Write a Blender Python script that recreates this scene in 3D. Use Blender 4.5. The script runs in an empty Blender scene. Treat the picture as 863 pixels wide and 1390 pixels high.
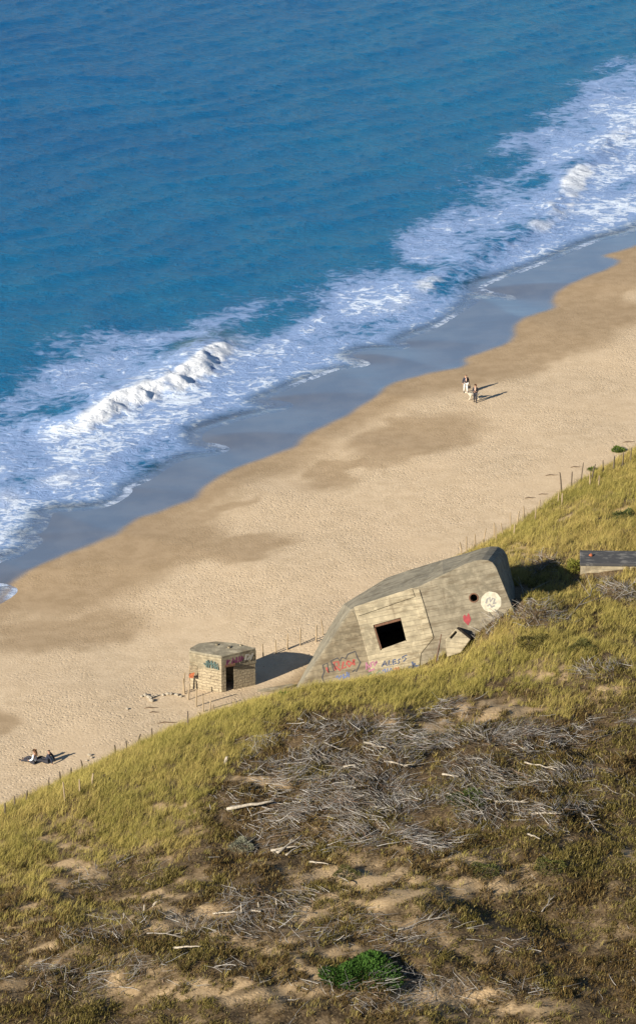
import bpy, bmesh, math, random
import numpy as np
from mathutils import Vector, Matrix
random.seed(4); rng = np.random.default_rng(7)
SC = bpy.context.scene
COL = SC.collection
PI = math.pi

# ------------------------------------------------------------------ camera
H_CAM, TH, F = 98.6, math.radians(24.0), 4144.0      # height above the sea, pitch, focal length in photo pixels
CX, CY = 431.5, 695.0
cam = bpy.data.cameras.new('camera'); co = bpy.data.objects.new('camera', cam); COL.objects.link(co)
co.location = (0, 0, H_CAM); co.rotation_euler = (PI/2 - TH, 0, 0)
cam.sensor_fit = 'VERTICAL'; cam.angle = 2*math.atan(695/F); cam.clip_end = 20000; cam.clip_start = 1
SC.camera = co
RIGHT = np.array([1, 0, 0.]); UP = np.array([0, math.sin(TH), math.cos(TH)]); FWD = np.array([0, math.cos(TH), -math.sin(TH)])
CAMP = np.array([0, 0, H_CAM])

def rays(px, py):
    px = np.asarray(px, float); py = np.asarray(py, float)
    return ((px-CX)/F)[..., None]*RIGHT - ((py-CY)/F)[..., None]*UP + FWD
def at_z(px, py, z=0.):
    d = rays(px, py); t = (z-H_CAM)/d[..., 2]
    return CAMP + d*t[..., None]
def project(x, y, z):
    yy = y; zz = z-H_CAM
    dep = yy*math.cos(TH) - zz*math.sin(TH)
    up = yy*math.sin(TH) + zz*math.cos(TH)
    dep = np.maximum(dep, 40.)
    return CX + F*x/dep, CY - F*up/dep

# ------------------------------------------------------------------ noise
def _hash(ix, iy, seed):
    n = (ix.astype(np.int64)*374761393 + iy.astype(np.int64)*668265263 + seed*1442695041) & 0x7fffffff
    n = ((n ^ (n >> 13))*1274126177) & 0x7fffffff
    return ((n ^ (n >> 16)) & 0xffff)/65535.
def vnoise(x, y, seed=0):
    ix = np.floor(x); iy = np.floor(y); fx = x-ix; fy = y-iy
    fx = fx*fx*(3-2*fx); fy = fy*fy*(3-2*fy)
    a = _hash(ix, iy, seed); b = _hash(ix+1, iy, seed); c = _hash(ix, iy+1, seed); d = _hash(ix+1, iy+1, seed)
    return (a*(1-fx)+b*fx)*(1-fy) + (c*(1-fx)+d*fx)*fy
def fbm(x, y, sc, oct=4, seed=0, gain=.5):
    s = 0; a = 1; t = 0
    for k in range(oct):
        s = s + a*vnoise(x/sc + 17.3*k, y/sc - 9.1*k, seed+k); t += a; a *= gain; sc = sc/2.03
    return s/t
def sstep(a, b, x):
    t = np.clip((x-a)/(b-a), 0, 1); return t*t*(3-2*t)

# ------------------------------------------------------------------ shore lines, traced and laid on the ground
def line(px, z=0.):
    p = np.array(px, float); w = at_z(p[:, 0], p[:, 1], z)[:, :2]
    w = np.vstack([w[:1]]+[np.stack([a*.75+b*.25, a*.25+b*.75]) for a, b in zip(w[:-1], w[1:])]+[w[-1:]])   # round the corners
    d0 = np.array([-.62, -.78]); d1 = np.array([.62, .78])
    return np.vstack([w[0]+d0*6000, w, w[-1]+d1*6000])
FOAM_EDGE = line([(-330,930),(-160,872),(-60,842),(-5,820),(14,808),(20,801),(8,796),(-12,794),(-22,782),(-10,766),(0,760),(20,757),(53,737),(50,730),(36,727),(56,720),(62,706),(66,692),(110,692),(148,686),(176,668),(168,664),(190,655),(204,648),(229,630),(255,620),(290,617),(308,611),(300,606),(268,602),(267,592),(274,584),(306,574),(347,563),(380,557),(394,551),(385,547),(358,545),(357,540),(377,532),(403,520),(425,512),(455,500),(490,497),(499,493),(475,487),(470,480),(500,472),(545,473),(553,470),(540,464),(560,455),(590,444),(620,424),(645,408),(646,403),(672,404),(696,407),(690,402),(656,397),(650,389),(670,380),(711,366),(761,346),(801,328),(831,321),(863,313),(950,272),(1100,200),(1300,110)])
WET_EDGE = line([(-330,950),(-160,885),(-60,850),(-20,822),(0,793),(18,782),(80,750),(140,733),(160,724),(170,712),(185,702),(204,698),(235,687),(258,680),(270,666),(282,655),(300,642),(326,630),(357,620),(385,613),(403,606),(409,596),(420,588),(440,579),(470,563),(503,547),(512,533),(524,524),(540,516),(580,508),(620,502),(631,497),(627,491),(630,486),(655,478),(686,470),(692,460),(690,448),(697,438),(716,429),(742,422),(750,416),(746,408),(748,400),(781,381),(812,369),(833,358),(836,353),(814,347),(830,341),(863,333),(950,290),(1100,218),(1300,128)], .3)
FOOT = line([(-330,1260),(-150,1175),(0,1100),(60,1076),(120,1047),(200,1008),(250,985),(310,965),(370,945),(420,900),(500,842),(580,785),(640,750),(690,722),(735,690),(770,665),(820,638),(863,613),(950,560),(1100,480),(1300,390)], 2.3)
FOAM_OUT = line([(-300,650),(-100,565),(0,522),(60,500),(100,470),(160,445),(250,425),(330,395),(420,372),(520,325),(600,262),(680,190),(740,125),(800,80),(863,45),(1000,-40),(1200,-160)])
BRK1 = at_z(*np.array([(40,604),(90,578),(150,556),(220,527),(270,500),(292,476),(306,464),(335,457),(352,452)], float).T)[:, :2]
BRK2 = at_z(*np.array([(500,428),(560,398),(620,366),(686,333),(721,308),(748,288),(757,262),(780,232),(812,202),(838,176),(863,168),(900,150),(960,120)], float).T)[:, :2]
BRK3 = at_z(*np.array([(-40,700),(20,668),(75,650),(120,628),(200,590),(280,560),(330,535)], float).T)[:, :2]

def pl_dist(P, x, y):
    """unsigned distance, arc length of nearest point, side (+1 left of the direction of travel)"""
    best = np.full(x.shape, 1e9); s_at = np.zeros(x.shape); side = np.ones(x.shape); acc = 0.
    for a, b in zip(P[:-1], P[1:]):
        d = b-a; L = math.hypot(*d); t = np.clip(((x-a[0])*d[0]+(y-a[1])*d[1])/(L*L), 0, 1)
        qx = x-a[0]-t*d[0]; qy = y-a[1]-t*d[1]; r = np.hypot(qx, qy)
        m = r < best
        best = np.where(m, r, best); s_at = np.where(m, acc+t*L, s_at)
        side = np.where(m, np.sign(d[0]*(y-a[1])-d[1]*(x-a[0])+1e-12), side); acc += L
    return best, s_at, side
SEA_N = np.array([-.78, .62])
def signed(P, x, y):
    """distance to an open shore line, positive inland"""
    best = pl_dist(P, x, y)[0]
    poly = np.vstack([P, P[-1]+SEA_N*9000, P[0]+SEA_N*9000])
    ins = np.zeros(x.shape, bool)
    for a, b in zip(poly, np.roll(poly, -1, 0)):
        c = (a[1] > y) != (b[1] > y)
        with np.errstate(divide='ignore', invalid='ignore'):
            xi = (b[0]-a[0])*(y-a[1])/(b[1]-a[1]+1e-30)+a[0]
        ins ^= c & (x < xi)
    return np.where(ins, -best, best)

RBF = None
def height(x, y):
    x = np.asarray(x, float); y = np.asarray(y, float)
    de = signed(FOAM_EDGE, x, y); df = signed(FOOT, x, y)
    bw = 2.35*np.clip(de, 0, None)/(np.clip(de, 0, None)+np.clip(-df, 0, None)+1e-6)
    z = np.where(de < 0, np.maximum(de*.09, -4.)-.05*np.clip(-de, 0, 1), np.minimum(bw, de*.085))
    dd = np.clip(df, 0, None)
    dune = 7.2*(1-np.exp(-dd/13.))+.012*np.minimum(dd, 200)
    k = sstep(0, 9, dd)
    und = (fbm(x, y, 22, 3, 11)-.5)*3.0 + (fbm(x, y, 6, 3, 5)-.5)*1.5 + (fbm(x, y, 1.7, 3, 8)-.5)*.55
    z = z + dune + k*und
    z = z + (fbm(x, y, 9, 2, 31)-.5)*.22*sstep(3, 8, de)*(1-k)
    if RBF is not None:
        for (cx, cy, w, r) in RBF: z = z + w*np.exp(-((x-cx)**2+(y-cy)**2)/(r*r))
    return z
def ground(px, py):
    """the point of the ground seen at a photo pixel"""
    scalar = np.isscalar(px)
    px = np.atleast_1d(np.asarray(px, float)); py = np.atleast_1d(np.asarray(py, float))
    d = rays(px, py); lo = (12.-H_CAM)/d[:, 2]; hi = (-1.-H_CAM)/d[:, 2]
    n = 40; ts = lo[:, None]+(hi-lo)[:, None]*np.linspace(0, 1, n)
    P = CAMP + d[:, None, :]*ts[..., None]
    below = P[..., 2] <= height(P[..., 0], P[..., 1]); k = np.argmax(below, 1); k = np.maximum(k, 1)
    a = ts[np.arange(len(px)), k-1]; b = ts[np.arange(len(px)), k]
    for _ in range(14):
        m = (a+b)/2; Q = CAMP+d*m[:, None]; u = Q[:, 2] <= height(Q[:, 0], Q[:, 1]); b = np.where(u, m, b); a = np.where(u, a, m)
    Q = CAMP + d*b[:, None]
    return Vector(Q[0]) if scalar else Q

# ------------------------------------------------------------------ object helpers
def tag(o, label=None, cat=None, group=None, kind=None):
    if label: o['label'] = label
    if cat: o['category'] = cat
    if group: o['group'] = group
    if kind: o['kind'] = kind
    return o
def empty(name, loc=(0, 0, 0), mat=None):
    o = bpy.data.objects.new(name, None); COL.objects.link(o); o.empty_display_size = .3
    if mat is not None: o.matrix_world = mat
    else: o.location = loc
    return o
def link(name, me, mat=None, parent=None, loc=None):
    o = bpy.data.objects.new(name, me); COL.objects.link(o)
    if mat is not None: me.materials.append(mat)
    if parent is not None: o.parent = parent
    if loc is not None: o.location = loc
    return o
def np_mesh(name, V, faces_flat, loop_start, loop_total, smooth=False):
    me = bpy.data.meshes.new(name)
    me.vertices.add(len(V)); me.vertices.foreach_set('co', np.ascontiguousarray(V, dtype=np.float32).ravel())
    me.loops.add(len(faces_flat)); me.loops.foreach_set('vertex_index', faces_flat.astype(np.int32))
    me.polygons.add(len(loop_start)); me.polygons.foreach_set('loop_start', loop_start.astype(np.int32))
    if smooth: me.polygons.foreach_set('use_smooth', np.ones(len(loop_start), bool))
    me.update(calc_edges=True); return me
def quads_mesh(name, V, Q, smooth=False):
    Q = np.asarray(Q); n = len(Q); k = Q.shape[1]
    return np_mesh(name, V, Q.ravel(), np.arange(n)*k, np.full(n, k), smooth)
def fattr(me, name, v): 
    a = me.attributes.new(name, 'FLOAT', 'POINT'); a.data.foreach_set('value', np.ascontiguousarray(v, dtype=np.float32))
def cattr(me, name, rgb):
    a = me.attributes.new(name, 'FLOAT_COLOR', 'POINT'); c = np.ones((len(rgb), 4), np.float32); c[:, :3] = rgb
    a.data.foreach_set('color', c.ravel())
def py_mesh(name, V, faces, smooth=False):
    me = bpy.data.meshes.new(name); me.from_pydata([tuple(v) for v in V], [], faces); me.update()
    if smooth:
        for p in me.polygons: p.use_smooth = True
    return me
def fix_normals(me):
    bm = bmesh.new(); bm.from_mesh(me); bmesh.ops.recalc_face_normals(bm, faces=bm.faces); bm.to_mesh(me); bm.free(); return me
def grid_mesh(name, xs, ys, zf, chunk=60000):
    X, Y = np.meshgrid(xs, ys, indexing='ij'); sh = X.shape; x = X.ravel(); y = Y.ravel()
    z = np.concatenate([zf(x[i:i+chunk], y[i:i+chunk]) for i in range(0, len(x), chunk)])
    I = np.arange(len(x)).reshape(sh)
    Q = np.stack([I[:-1, :-1], I[1:, :-1], I[1:, 1:], I[:-1, 1:]], -1).reshape(-1, 4)
    return quads_mesh(name, np.stack([x, y, z], 1), Q, True), x, y, z
def spaced(a, b, step, far, lo, hi):
    core = np.arange(a, b, step); out = [core]
    s = step; p = a; L = []
    while p > lo: s *= 1.28; p -= s; L.append(p)
    s = step; p = core[-1]; R = []
    while p < hi: s *= 1.28; p += s; R.append(p)
    return np.concatenate([np.array(L[::-1]), core, np.array(R)])

# ------------------------------------------------------------------ materials
class NT:
    def __init__(s, name):
        s.m = bpy.data.materials.new(name); s.m.use_nodes = True; s.t = s.m.node_tree; s.t.nodes.clear()
        s.out = s.t.nodes.new('ShaderNodeOutputMaterial'); s.b = s.n('ShaderNodeBsdfPrincipled'); s.l(s.b.outputs[0], s.out.inputs[0])
    def n(s, t, **k):
        q = s.t.nodes.new(t)
        for a, v in k.items(): setattr(q, a, v)
        return q
    def l(s, a, b): s.t.links.new(a, b)
    def put(s, sock, v):
        if hasattr(v, 'is_linked') or hasattr(v, 'links'): s.l(v, sock)
        elif isinstance(v, tuple) and len(v) == 3 and sock.type == 'RGBA': sock.default_value = (*v, 1)
        else: sock.default_value = v
    def set(s, **k):
        for a, v in k.items(): s.put(s.b.inputs[a.replace('_', ' ')], v)
    def attr(s, name, col=False):
        q = s.n('ShaderNodeAttribute', attribute_name=name); return q.outputs['Color' if col else 'Fac']
    def pos(s): return s.n('ShaderNodeNewGeometry').outputs['Position']
    def obj(s): return s.n('ShaderNodeTexCoord').outputs['Object']
    def mapping(s, v, scale=(1, 1, 1), rot=(0, 0, 0)):
        q = s.n('ShaderNodeMapping'); s.l(v, q.inputs[0]); q.inputs['Scale'].default_value = scale; q.inputs['Rotation'].default_value = rot; return q.outputs[0]
    def noise(s, v, scale, detail=4, rough=.55, dist=0, col=False):
        q = s.n('ShaderNodeTexNoise'); s.l(v, q.inputs['Vector']); q.inputs['Scale'].default_value = scale
        q.inputs['Detail'].default_value = detail; q.inputs['Roughness'].default_value = rough; q.inputs['Distortion'].default_value = dist
        return q.outputs['Color' if col else 'Fac']
    def voro(s, v, scale, feat='F1', rand=1):
        q = s.n('ShaderNodeTexVoronoi', feature=feat); s.l(v, q.inputs['Vector']); q.inputs['Scale'].default_value = scale
        q.inputs['Randomness'].default_value = rand; return q.outputs['Distance']
    def math(s, op, a, b=0., clamp=False):
        q = s.n('ShaderNodeMath', operation=op, use_clamp=clamp); s.put(q.inputs[0], a); s.put(q.inputs[1], b); return q.outputs[0]
    def ramp(s, v, lo, hi, a=0., b=1.):
        q = s.n('ShaderNodeMapRange', interpolation_type='SMOOTHSTEP'); s.put(q.inputs[0], v)
        for i, w in zip((1, 2, 3, 4), (lo, hi, a, b)): s.put(q.inputs[i], w)
        return q.outputs[0]
    def mix(s, f, a, b, mode='MIX'):
        q = s.n('ShaderNodeMix', data_type='RGBA', blend_type=mode); s.put(q.inputs[0], f); s.put(q.inputs[6], a); s.put(q.inputs[7], b); return q.outputs[2]
    def mixs(s, f, a, b):
        q = s.n('ShaderNodeMixShader'); s.put(q.inputs[0], f); s.l(a, q.inputs[1]); s.l(b, q.inputs[2]); return q.outputs[0]
    def bump(s, h, strength=.5, dist=.1, normal=None):
        q = s.n('ShaderNodeBump'); s.put(q.inputs['Height'], h); s.put(q.inputs['Strength'], strength); q.inputs['Distance'].default_value = dist
        if normal is not None: s.l(normal, q.inputs['Normal'])
        return q.outputs[0]

def simple(name, col, rough=.8, var=.25, scale=6., bump=0., metal=0.):
    t = NT(name); p = t.obj(); n = t.noise(p, scale, 4)
    dark = tuple(c*(1-var) for c in col); lite = tuple(min(1, c*(1+var)) for c in col)
    t.set(Base_Color=t.mix(t.ramp(n, .3, .7), dark, lite), Roughness=rough, Metallic=metal)
    if bump: t.set(Normal=t.bump(t.noise(p, scale*3, 3), .6, bump))
    return t.m

def mat_ground():
    t = NT('ground_sand'); p = t.pos()
    damp = t.attr('damp'); wet = t.attr('wet'); dune = t.attr('dune'); bare = t.attr('bare')
    n_big = t.noise(p, .12, 3); n_mid = t.noise(p, .9, 5, .6); n_fin = t.noise(p, 7, 3, .6)
    sand = t.mix(t.ramp(n_mid, .3, .72), (.385, .30, .20), (.46, .365, .252))
    sand = t.mix(t.ramp(n_big, .35, .7), sand, t.mix(.5, sand, (.465, .36, .242)))
    # shell and pebble specks
    vs = t.voro(p, 2.2); speck = t.math('MULTIPLY', t.ramp(vs, .07, .12, 1, 0), t.ramp(t.noise(p, .5, 2), .5, .68))
    sand = t.mix(speck, sand, (.62, .53, .40))
    v2 = t.voro(t.mapping(p, (1, 1, 1), (0, 0, .7)), 1.3); sp2 = t.math('MULTIPLY', t.ramp(v2, .05, .09, 1, 0), t.ramp(t.noise(p, .3, 2), .5, .6))
    sand = t.mix(sp2, sand, (.22, .15, .09))
    dcol = t.mix(t.ramp(n_mid, .3, .7), (.25, .182, .11), (.30, .222, .14))
    grit = t.noise(p, 5.5, 3, .75); sand = t.mix(t.math('MULTIPLY', t.ramp(grit, .55, .72), .45), sand, (.58, .47, .33)); sand = t.mix(t.math('MULTIPLY', t.ramp(grit, .45, .30), .35), sand, (.25, .17, .10)); sand = t.mix(damp, sand, dcol)
    wcol = t.mix(t.ramp(t.noise(t.mapping(p, (1, 1, 1)), .35, 3), .35, .65), (.10, .112, .138), (.128, .138, .16))  # wet sand base tinted blue-grey, reflected sky painted into the colour
    # litter under the dune plants
    lit = t.mix(t.ramp(t.noise(p, 1.6, 5, .65), .35, .66), (.03, .02, .01), (.082, .055, .028))
    lit = t.mix(t.ramp(n_fin, .45, .75), lit, (.15, .11, .06))
    dsand = t.mix(t.ramp(n_fin, .3, .7), (.27, .19, .105), (.36, .265, .155))
    dcol2 = t.mix(bare, lit, dsand)
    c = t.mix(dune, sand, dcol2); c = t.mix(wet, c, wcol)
    t.set(Base_Color=c, Roughness=t.ramp(wet, 0, 1, .92, .10), Specular_IOR_Level=t.ramp(wet, 0, 1, .2, .9), IOR=1.45)
    t.set(Coat_Weight=t.math('MULTIPLY', wet, 1.0), Coat_Roughness=.07, Coat_IOR=2.3)
    # foot marks and ripples
    dry = t.math('SUBTRACT', 1, t.math('MAXIMUM', wet, t.math('MULTIPLY', damp, .55)))
    h = t.math('ADD', t.math('MULTIPLY', t.ramp(t.voro(t.mapping(p, (1, 1, 1)), 3.6), .0, .42), .5), t.math('ADD', t.math('MULTIPLY', t.noise(p, 4.4, 4, .7), 1.1), t.math('MULTIPLY', n_fin, .35)))
    churn = t.ramp(t.noise(t.mapping(p, (1, 1, 1), (0, 0, .9)), .16, 4, .6), .35, .62, .35, 1.15); nb = t.bump(h, t.math('MULTIPLY', t.math('MULTIPLY', dry, .62), churn), .09)
    wv = t.noise(t.mapping(p, (.5, 1.3, 1), (0, 0, .9)), .5, 3)
    nb2 = t.bump(wv, t.math('MULTIPLY', wet, .12), .25, nb)
    t.set(Normal=nb2); 
    return t.m

def mat_sea():
    t = NT('sea_water'); p = t.pos(); foam = t.attr('foam'); crest = t.attr('crest'); shal = t.attr('shallow'); green = t.attr('green'); edge = t.attr('edge')
    R = (0, 0, math.radians(38))
    deep = t.mix(t.ramp(t.noise(t.mapping(p, (1, 1.6, 1), R), .035, 4, .6), .3, .7), (.001, .073, .208), (.002, .092, .235))
    teal = t.mix(t.ramp(t.noise(p, .12, 4), .3, .7), (.002, .093, .225), (.004, .108, .235))
    wc = t.mix(shal, deep, teal); wc = t.mix(green, wc, (.09, .14, .12))
    w1 = t.noise(t.mapping(p, (1, 1.5, 1), R), 1.3, 7, .68); w2 = t.noise(t.mapping(p, (1, 1.7, 1), (0, 0, .25)), 3.4, 4, .65)
    hw = t.math('ADD', t.math('MULTIPLY', w1, 1.0), t.math('MULTIPLY', w2, .45))
    t.set(Base_Color=wc, Roughness=.2, IOR=1.33, Specular_IOR_Level=.3, Normal=t.bump(hw, .9, .34))
    # foam lace
    pw = t.n('ShaderNodeVectorMath', operation='ADD'); t.l(p, pw.inputs[0])
    dv = t.n('ShaderNodeVectorMath', operation='SCALE'); t.l(t.noise(p, .35, 3, .5, 0, True), dv.inputs[0]); dv.inputs['Scale'].default_value = 2.6; t.l(dv.outputs[0], pw.inputs[1])
    q = pw.outputs[0]
    a = t.noise(t.mapping(q, (.75, 1, 1), (0, 0, .25)), .45, 7, .66, .5)
    b = t.voro(t.mapping(q, (.8, 1, 1), (0, 0, .3)), .8, 'DISTANCE_TO_EDGE')
    cc = t.noise(t.mapping(q, (.42, 1, 1), (0, 0, .2)), 1.9, 6, .72, .6); c3 = t.noise(t.mapping(p, (.55, 1, 1), (0, 0, .3)), 4.5, 3, .6)
    lace = t.math('SUBTRACT', 1, t.ramp(b, .0, .30))
    f = t.math('ADD', t.math('MULTIPLY', a, .50), t.math('ADD', t.math('MULTIPLY', lace, .07), t.math('MULTIPLY', cc, .50)))
    thr = t.math('SUBTRACT', .93, t.math('MULTIPLY', foam, .68))
    veil = t.math('MULTIPLY', t.ramp(t.math('SUBTRACT', f, thr), -.13, .10), .88)
    thr2 = t.math('SUBTRACT', .925, t.math('MULTIPLY', foam, .43))
    m2 = t.ramp(t.math('ADD', t.math('SUBTRACT', f, thr2), t.math('MULTIPLY', t.math('SUBTRACT', c3, .5), .26)), -.02, .07)
    en = t.math('MULTIPLY', t.math('MULTIPLY', edge, .8), t.ramp(cc, .35, .55))
    wh = t.math('MAXIMUM', m2, t.math('MULTIPLY', en, .8), True)
    m = t.math('MAXIMUM', t.math('MAXIMUM', veil, m2), t.math('MAXIMUM', crest, en), True)
    fcol = t.mix(wh, (.205, .30, .52), (.52, .60, .73)); fcol = t.mix(crest, fcol, (.74, .77, .81))
    fo = t.n('ShaderNodeBsdfPrincipled'); t.l(fcol, fo.inputs['Base Color']); fo.inputs['Roughness'].default_value = .7
    fh = t.math('ADD', t.math('MULTIPLY', cc, 1.0), t.math('ADD', t.math('MULTIPLY', a, .8), t.math('MULTIPLY', c3, .35)))
    t.l(t.bump(fh, .7, .28), fo.inputs['Normal'])
    thin = t.attr('thin'); tr = t.n('ShaderNodeBsdfTransparent'); film = t.mixs(t.math('MULTIPLY', thin, .85), t.b.outputs[0], tr.outputs[0])
    m = t.math('MAXIMUM', t.math('MULTIPLY', m, t.math('SUBTRACT', 1, t.math('MULTIPLY', thin, .75))), t.math('MAXIMUM', en, crest), True)
    t.l(t.mixs(m, film, fo.outputs[0]), t.out.inputs[0])
    return t.m

def mat_blade(name, rough=.75, trans=.25):
    t = NT(name); c = t.attr('Col', True); t.set(Base_Color=c, Roughness=rough, Specular_IOR_Level=.15)
    tr = t.n('ShaderNodeBsdfTranslucent'); t.l(c, tr.inputs[0]); t.l(t.mixs(trans, t.b.outputs[0], tr.outputs[0]), t.out.inputs[0])
    return t.m

def mat_concrete(name, base=(.36, .31, .235), boards=True, streak=True):
    t = NT(name); p = t.obj()
    n1 = t.noise(p, .45, 5, .6); n2 = t.noise(p, 2.3, 6, .65); n3 = t.noise(t.mapping(p, (.35, 1, 1.8)), 1.6, 5, .6)
    d = tuple(c*.62 for c in base); l = tuple(c*1.22 for c in base)
    c = t.mix(t.ramp(n1, .36, .62), d, base); c = t.mix(t.ramp(n2, .42, .72), c, l)
    c = t.mix(t.math('MULTIPLY', t.ramp(n3, .50, .66), .75), c, (base[0]*.48, base[1]*.44, base[2]*.4))
    if streak:
        s = t.noise(t.mapping(p, (3.2, 3.2, .28)), 1.2, 4, .6); c = t.mix(t.math('MULTIPLY', t.ramp(s, .54, .74), .5), c, (.10, .075, .05))
    h = t.math('ADD', t.math('MULTIPLY', n2, .8), t.math('MULTIPLY', t.noise(p, 12, 3), .3))
    if boards:
        w = t.n('ShaderNodeTexWave', wave_type='BANDS', bands_direction='Z', wave_profile='SAW'); t.l(p, w.inputs['Vector']); w.inputs['Scale'].default_value = .9; w.inputs['Distortion'].default_value = .6; w.inputs['Detail'].default_value = 1
        ln = t.ramp(w.outputs['Fac'], .90, .99); c = t.mix(t.math('MULTIPLY', ln, t.ramp(n1, .35, .6,   .3, .8)), c, (.09, .075, .055))
        h = t.math('SUBTRACT', h, t.math('MULTIPLY', ln, .5))
    t.set(Base_Color=c, Roughness=.93, Specular_IOR_Level=.2, Normal=t.bump(h, .6, .06))
    return t.m

def mat_stone():
    t = NT('coursed_stone'); p = t.obj()
    # box-projected courses: height against distance along the wall
    sx = t.n('ShaderNodeSeparateXYZ'); t.l(p, sx.inputs[0])
    cb = t.n('ShaderNodeCombineXYZ'); t.l(t.math('ADD', sx.outputs[0], t.math('MULTIPLY', sx.outputs[1], .6)), cb.inputs[0]); t.l(sx.outputs[2], cb.inputs[1])
    br = t.n('ShaderNodeTexBrick'); va = t.n('ShaderNodeVectorMath', operation='ADD'); t.l(cb.outputs[0], va.inputs[0]); vs_ = t.n('ShaderNodeVectorMath', operation='SCALE'); t.l(t.noise(p, 2.5, 3, .6, 0, True), vs_.inputs[0]); vs_.inputs['Scale'].default_value = .36; t.l(vs_.outputs[0], va.inputs[1]); t.l(va.outputs[0], br.inputs['Vector'])
    br.inputs['Scale'].default_value = 1; br.inputs['Brick Width'].default_value = .42; br.inputs['Row Height'].default_value = .22; br.inputs['Mortar Size'].default_value = .022
    br.inputs['Color1'].default_value = (.34, .285, .195, 1); br.inputs['Color2'].default_value = (.25, .205, .135, 1); br.inputs['Mortar'].default_value = (.135, .105, .07, 1)
    c = t.mix(t.ramp(t.noise(p, 3, 5, .65), .3, .75), br.outputs[0], (.29, .24, .16)); c = t.mix(t.math('MULTIPLY', t.ramp(t.noise(p, 1.4, 4), .55, .75), .7), c, (.12, .09, .055))
    h = t.math('SUBTRACT', t.math('MULTIPLY', t.noise(p, 7, 4), .7), t.math('MULTIPLY', br.outputs['Fac'], 1.0))
    t.set(Base_Color=c, Roughness=.92, Normal=t.bump(h, .8, .07)); return t.m

def mat_tar():
    t = NT('tarred_slab'); p = t.obj()
    n = t.noise(t.mapping(p, (.7, 1.6, 1)), 1.6, 6, .68); c = t.mix(t.ramp(n, .5, .62), (.04, .04, .042), (.13, .125, .115))
    t.set(Base_Color=c, Roughness=.85, Normal=t.bump(n, .5, .05)); return t.m
def mat_wood(name, col, grain=30):
    t = NT(name); p = t.obj(); n = t.noise(t.mapping(p, (grain, grain, 1.2)), 1, 4, .6); m = t.noise(p, 3, 3)
    c = t.mix(t.ramp(n, .35, .7), tuple(x*.55 for x in col), col); c = t.mix(t.math('MULTIPLY', t.ramp(m, .55, .8), .5), c, tuple(min(1, x*1.4) for x in col))
    t.set(Base_Color=c, Roughness=.85, Normal=t.bump(n, .5, .02)); return t.m

M = {}
M['ground'] = mat_ground(); M['sea'] = mat_sea()
M['blade'] = mat_blade('marram_blades', .75, .3); M['scrub'] = mat_blade('scrub_twigs', .85, .12); M['twig'] = mat_blade('dead_twigs', .85, 0)
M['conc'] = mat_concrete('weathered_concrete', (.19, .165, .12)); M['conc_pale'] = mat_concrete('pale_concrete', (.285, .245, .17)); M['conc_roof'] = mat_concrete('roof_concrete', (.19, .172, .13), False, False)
M['conc_dark'] = mat_concrete('stained_concrete', (.17, .142, .097)); M['conc_in'] = simple('dark_inner_concrete', (.045, .04, .035), .95)  # inner room faces behind the opening get a much darker concrete
M['stone'] = mat_stone(); M['tar'] = mat_tar()
M['wood_dark'] = mat_wood('dark_brown_wood', (.13, .06, .03)); M['post_pale'] = mat_wood('pale_stake_wood', (.34, .26, .165)); M['post_grey'] = mat_wood('grey_stake_wood', (.11, .085, .06)); M['drift'] = mat_wood('bleached_wood', (.36, .315, .25), 12); M['drift_grey'] = mat_wood('silver_grey_wood', (.24, .215, .185), 12)
M['rust'] = simple('rusty_iron', (.30, .085, .03), .85, .4, 9)
M['rock'] = simple('pale_rock', (.30, .26, .20), .9, .3, 8, .03)

# ------------------------------------------------------------------ the big bunker: frame of its front plane
dv = rays(560., 850.); dv = dv/np.linalg.norm(dv)
vR = np.cross(dv, [0, 0, 1]); vR /= np.linalg.norm(vR); vU = np.cross(vR, dv)
eY = dv + .115*vR + .09*vU; eY /= np.linalg.norm(eY)
eZ = vU - .21*vR; eZ -= eY*np.dot(eZ, eY); eZ /= np.linalg.norm(eZ)
eX = np.cross(eY, eZ)
O_B = np.array(at_z(402., 944., 2.45)) + eY*.35
MB = Matrix(((eX[0], eY[0], eZ[0], O_B[0]), (eX[1], eY[1], eZ[1], O_B[1]), (eX[2], eY[2], eZ[2], O_B[2]), (0, 0, 0, 1)))
def on_bunker(px, py, depth=0.):
    """local (x, y, z) on the plane at this depth behind the front face"""
    d = rays(px, py); o = O_B + eY*depth
    t = np.dot(o-CAMP, eY)/np.dot(d, eY); P = CAMP + d*t - O_B
    return np.array([P@eX, P@eY, P@eZ])
def bunker_world(px, py, depth=0.):
    l = on_bunker(px, py, depth); return O_B + eX*l[0]+eY*l[1]+eZ*l[2]

# sand and turf are heaped against the bunker's foot: raise / lower the dune there
ctl = [(420,944,0.),(470,934,-.3),(520,922,-.9),(560,914,-.9),(600,890,-.05),(630,872,-.05),(660,849,0.),(688,826,0.),(704,812,3.)]
cp = [bunker_world(a, b, c) for a, b, c in ctl]
g = []
cxy = np.array([[p[0], p[1]] for p in cp]); tz = np.array([p[2]-.05 for p in cp])
res = tz - height(cxy[:, 0], cxy[:, 1]); RR = 4.2
K = np.exp(-((cxy[:, None, :]-cxy[None])**2).sum(-1)/(RR*RR)); w = np.linalg.solve(K+np.eye(len(cp))*.08, res)
RBF = [(c[0], c[1], q, RR) for c, q in zip(cxy, w)]
print('bunker residuals', np.round(res, 2), 'z', np.round(tz, 2), 'w', np.round(w, 2))

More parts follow.
